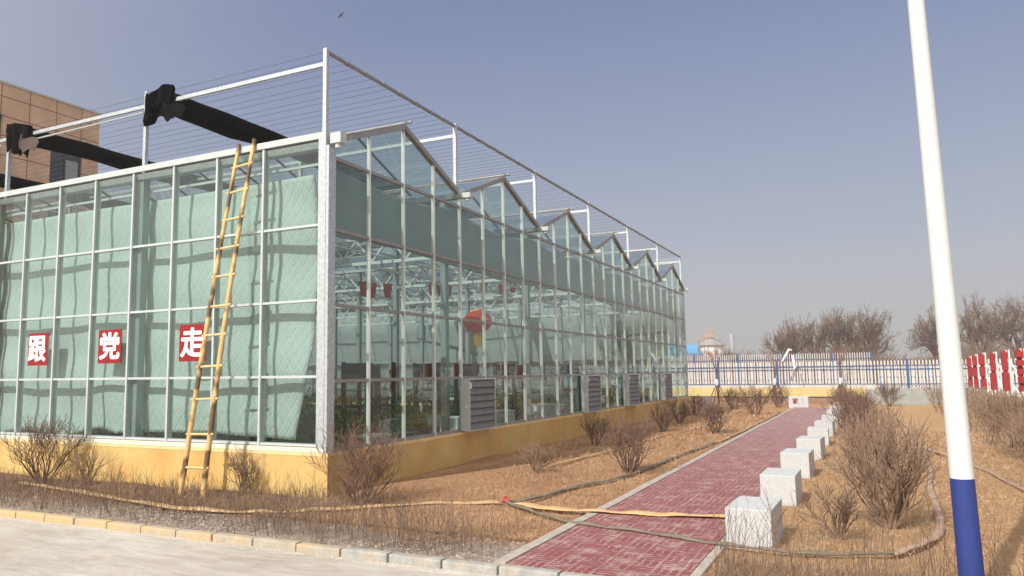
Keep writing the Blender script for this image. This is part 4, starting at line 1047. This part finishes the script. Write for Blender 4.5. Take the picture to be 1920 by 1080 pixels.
tag(pk.build('stone_edging', mat('whitewashed_rubble', (.62, .58, .53), .9, 0, (5, .6, 1.2))), 'whitewashed rubble edging below the red standing letters', 'edging')

# ------------------------------------------------------------------ saplings with stakes
def sapling(x, y, seed, lab, paint=True):
    o = empty('staked_sapling', (x, y, 0), lab, 'tree', 'staked saplings before the picket fence'); rr = random.Random(seed)
    pts = [(x + .03 * math.sin(z * 3 + seed), y, z) for z in (0, .4, .8, 1.2, 1.55)]
    MB().tube(pts, [.055, .05, .045, .04, .035], 8).build('trunk', M['tree'], o, smooth=True)
    MB().tube([(x + .03 * math.sin(z * 3 + seed), y, z) for z in (.85, 1.0, 1.12)], [.06, .07, .055], 8).build('wrapping', M['foam'], o)
    S = []
    for i in range(5):
        a = rr.uniform(0, 6.28); t = rr.uniform(.15, .5); grow(rr, (x, y, rr.uniform(1.2, 1.5)), (math.cos(a) * t, math.sin(a) * t, 1), rr.uniform(.5, .75), .014, 1, S, .5, .08, .006)
    segs('crown', S, M['treefar'], o)
    for i in range(4):
        a = .6 + i * math.pi / 2; MB().tube([(x + .5 * math.cos(a), y + .5 * math.sin(a), 0), (x + .02 * math.cos(a), y + .02 * math.sin(a), .95)], .018, 6).build('stake', M['tree'], o)
sapling(.28, 26.4, 1, 'staked young tree nearest the end of the greenhouse')
sapling(2.5, 27.5, 2, 'staked young tree in the middle by the leaning white pipe')
sapling(4.98, 28.6, 3, 'staked young tree right of the inscribed stone')
wp = empty('white_pipe_bracket', (2.8, 28.2, .7), 'bent white pipe leaning above the picket fence near the middle sapling', 'pipe')
MB().bar((2.72, 28.4, 1.85), (3.03, 28.4, 2.38), .075).bar((2.98, 28.4, 2.38), (3.14, 28.4, 2.33), .06).build('leaning_pipe', M['white'], wp)
MB().bar((3.22, 28.4, 1.55), (3.16, 28.4, 2.1), .09).build('upright_pipe', M['white'], wp)

# ------------------------------------------------------------------ far trees and brush
def tree(x, y, h_, w_, seed, lab, m='tree', lev=5):
    rr = random.Random(seed); S = []; o = empty('bare_tree', (x, y, 0), lab, 'tree', 'leafless trees beyond the fence')
    th = h_ * rr.uniform(.2, .3)
    MB().tube([(x, y, -.2), (x + rr.uniform(-.2, .2), y, th)], [h_ * .035, h_ * .026], 8).build('trunk', M[m], o)
    for i in range(6):
        a = 2 * math.pi * i / 6 + rr.random(); t = rr.uniform(.35, 1.0)
        grow(rr, (x, y, th * rr.uniform(.7, 1)), (math.cos(a) * t, math.sin(a) * t, 1), h_ * .27, h_ * .026, lev, S, .80, .04, .013, 3, .62, 2)
    A = np.array([s[1] for s in S]); kz = (h_ - th) / (np.percentile(A[:, 2], 99.5) - th); kx = w_ / 2 / np.percentile(np.abs(A[:, 0] - x), 98)
    def tf(p): return (x + (p[0] - x) * kx, y + (p[1] - y) * kx, th + (p[2] - th) * kz)
    S = [(tf(a), tf(b_), r0, r1) for a, b_, r0, r1 in S]
    segs('crown', S, M[m], o)
for a in ((-2.4, 88, 7.0, 4.6, 31, 'smaller bare tree at the left end of the left clump beyond the fence'), (.6, 90, 7.5, 5.4, 32, 'bare tree second in the left clump beyond the fence'), (3.4, 92, 8.3, 5.6, 33, 'tallest bare tree in the middle of the left clump'),
          (6.3, 93, 8.0, 6.0, 34, 'wide bare tree at the right end of the left clump'), (13.2, 97, 8.4, 5.2, 35, 'bare tree just left of the white pole in the distance'), (17.5, 98, 9.6, 6.0, 36, 'tall bare tree just right of the white pole'),
          (21.5, 100, 9.6, 6.5, 37, 'tall bare tree behind the red letters'), (25.5, 101, 9.6, 6.5, 38, 'bare tree at the right edge of the photo'), (-8.4, 86, 3.6, 2.5, 39, 'small stunted bare tree between the round white hut and the left clump')):
    tree(*a)
S = []; rr = random.Random(51)
for i in range(1500):
    x = rr.uniform(-32, 45); y = rr.uniform(70, 125); h_ = rr.uniform(2.2, 4.0) * (1 + .3 * math.sin(x * .45)) 
    S1 = []
    for j in range(7):
        S1.append(((x + rr.gauss(0, .3), y, 0), (x + rr.gauss(0, 1.1), y + rr.gauss(0, .8), h_ * rr.uniform(.5, 1)), .035, .014))
        p = S1[-1]
        for q in range(4):
            t = rr.uniform(.4, .95); b_ = tuple(p[0][c] + (p[1][c] - p[0][c]) * t for c in range(3)); S1.append((b_, (b_[0] + rr.gauss(0, .35), b_[1], b_[2] + rr.uniform(.2, .7)), .015, .009))
    S += S1
tag(segs('distant_brush', S, M['tree'], None, (0, 95, 0)), 'low mass of brown leafless brush along the horizon', 'brush', None, 'stuff')
S = []
for (cx_, cy_, ww, hh) in ((-10.6, 62, 3.2, 2.5), (-8.2, 64, 3.2, 2.6), (-6.2, 66, 2.8, 2.3), (-12.6, 60, 2.5, 2.2)):
    for i in range(260):
        x = cx_ + rr.gauss(0, ww / 3); y = cy_ + rr.gauss(0, 1); h_ = hh * rr.uniform(.7, 1.1) * max(.3, 1 - ((x - cx_) / ww) ** 2)
        S.append(((x, y, 0), (x + rr.gauss(0, .3), y, h_ + .2), .022, .012))
tag(segs('russet_brush', S, M['treefar'], None, (-10, 64, 0)), 'russet reddish brush standing behind the fence below the round hut', 'brush', None, 'stuff')

# round white hut with conical roof, blue roofed house
yx, yy_ = -19.3, 137.0
hut = empty('round_hut', (yx, yy_, 2.6), 'round white hut with grey cone roof and orange sails beyond the fence', 'hut')
def cyl(x, y, z0, z1, r0, r1, k=28): return MB().tube([(x, y, z0), (x, y, z1)], [r0, r1], k)
cyl(yx, yy_, 0, 5.9, 2.1, 2.1).build('wall', M['white'], hut); cyl(yx, yy_, 5.9, 7.1, 2.6, 1.1).build('roof', M['greyroof'], hut); cyl(yx, yy_, 7.1, 7.5, 1.0, .35).build('roof_crown', M['greyroof'], hut)
for i in range(8): MB().bar((yx - .2, yy_ - 1.2, 7.6), (yx - .2 + 2.0 * math.cos(i * .785 + .3), yy_ - 1.2, 7.6 + 1.5 * math.sin(i * .785 + .3)), .22, .06).build('sail', M['orange'], hut)
cyl(yx, yy_, 7.55, 9.2, .08, .03).build('finial', M['orange'], hut); box('door', M['orange'], hut, yx - .4, yx + .4, yy_ - 2.14, yy_ - 2.0, 2.6, 4.6)
tag(MB().tube([(yx + 3, yy_ + 4, 0), (yx + 3, yy_ + 4, 8.0)], .45, 12).build('grey_flue', M['galv']), 'grey metal flue standing right of the round hut', 'flue')
hs = empty('blue_roofed_house', (-19.5, 115, 0), 'brick house with a bright blue roof at the end of the greenhouse wall', 'house')
box('wall', M['brick'], hs, -25, -17.4, 112, 118, 0, 3.6)
MB().add([(-26, 111.2, 3.62), (-15.9, 111.2, 3.62), (-17.6, 115, 5.4), (-26, 115, 5.4), (-26, 111.2, 3.5), (-15.9, 111.2, 3.5), (-17.6, 115, 5.28), (-26, 115, 5.28)],
        [[0, 1, 2, 3], [7, 6, 5, 4], [0, 4, 5, 1], [1, 5, 6, 2], [2, 6, 7, 3], [3, 7, 4, 0]]).build('roof', M['lblue'], hs)
box('window', M['win'], hs, -22, -21, 111.95, 112.02, 1.5, 2.8)

# tan building on the left
tbx = -26.0
tb = empty('tan_building', (-30, 10, 0), 'tan stone clad building with dark windows behind the greenhouse roof', 'building')
y1_ = 15.95; zt = 14.0
wins = [(9.3, 11.35, 10.6, 12.65), (13.55, 15.15, 10.15, 12.35), (5.0, 7.0, 10.6, 12.65), (9.3, 11.35, 6.6, 8.9), (13.55, 15.15, 6.6, 8.9)]
b = MB(); ys_ = sorted({-12, y1_, *[w_[0] for w_ in wins], *[w_[1] for w_ in wins]}); 
for a, c in zip(ys_[:-1], ys_[1:]):
    z = 0
    for w_ in sorted([w_ for w_ in wins if w_[0] <= a + .01 and w_[1] >= c - .01], key=lambda q: q[2]):
        b.box(tbx - .4, tbx, a, c, z, w_[2]); z = w_[3]
    b.box(tbx - .4, tbx, a, c, z, zt)
b.box(tbx - 14, tbx - .401, -12, y1_, 0, zt - .01); b.build('wall', M['clad'], tb)
box('parapet_cap', M['alu'], tb, tbx - 14, tbx + .06, -12, y1_ + .06, zt + .002, zt + .09)
for a, c, z0, z1 in wins:
    f = MB(); f.box(tbx - .22, tbx - .12, a, a + .07, z0, z1).box(tbx - .22, tbx - .12, c - .07, c, z0, z1).box(tbx - .22, tbx - .12, a + .071, c - .071, z0, z0 + .07).box(tbx - .22, tbx - .12, a + .071, c - .071, z1 - .07, z1).box(tbx - .22, tbx - .12, (a + c) / 2 - .03, (a + c) / 2 + .03, z0 + .071, z1 - .071)
    w_ = f.build('window', M['wframe'], tb); box('pane', M['win'], w_, tbx - .19, tbx - .17, a + .072, c - .072, z0 + .072, z1 - .072)
    box('blind', M['curt_in'], w_, tbx - .168, tbx - .160, (a + c) / 2 + .05, c - .12, z0 + .1, z1 - .9)

# ------------------------------------------------------------------ bird
bc = Vector((-17.2, 23.1, 20.0)); bd = empty('flying_bird', bc, 'dark bird with spread wings gliding high above the greenhouse frame', 'bird')
rt, up_ = r_, u_
def bp(a, b_, c=0): return bc + rt * a + up_ * b_ + f_ * c
MB().tube([bp(-.055, .075, .02), bp(-.03, .04, 0), bp(.02, -.01, 0), bp(.045, -.045, 0)], [.012, .034, .040, .012], 8).build('body', M['bird'], bd, smooth=True)
def wing(tip, s):
    r0, r1 = bp(-.035 * 1, .035, 0), bp(.03, -.03, 0); mid = bp(tip[0] * .55 + .01 * s, tip[1] * .55 + .02 * s, -.03); t = bp(*tip, .0)
    e = f_ * .012
    v = [r0, mid + up_ * .02, t, mid - up_ * .035 + rt * .02, r1]; v += [p + e for p in v]
    return MB().add(v, [[0, 1, 2, 3, 4], [9, 8, 7, 6, 5]] + [[j, 5 + j, 5 + (j + 1) % 5, (j + 1) % 5] for j in range(5)])
wing((.17, .19), 1).build('wing', M['bird'], bd); wing((-.17, -.16), -1).build('wing', M['bird'], bd)

# ------------------------------------------------------------------ haze
hz = MB().box(-120, 120, -40, 170, -2, 26).build('haze', mat('haze_surface', (1, 1, 1)), org=(0, 60, -2))
hm = hz.data.materials[0]; n, l = N(hm); n.remove(n['Principled BSDF'])
pv = n.new('ShaderNodeVolumePrincipled'); pv.inputs['Color'].default_value = (.90, .885, .86, 1); pv.inputs['Density'].default_value = .0013; pv.inputs['Anisotropy'].default_value = .2
l.new(pv.outputs[0], n['Material Output'].inputs['Volume'])
tag(hz, 'thin dusty haze filling the air over the whole place', 'haze', None, 'stuff')
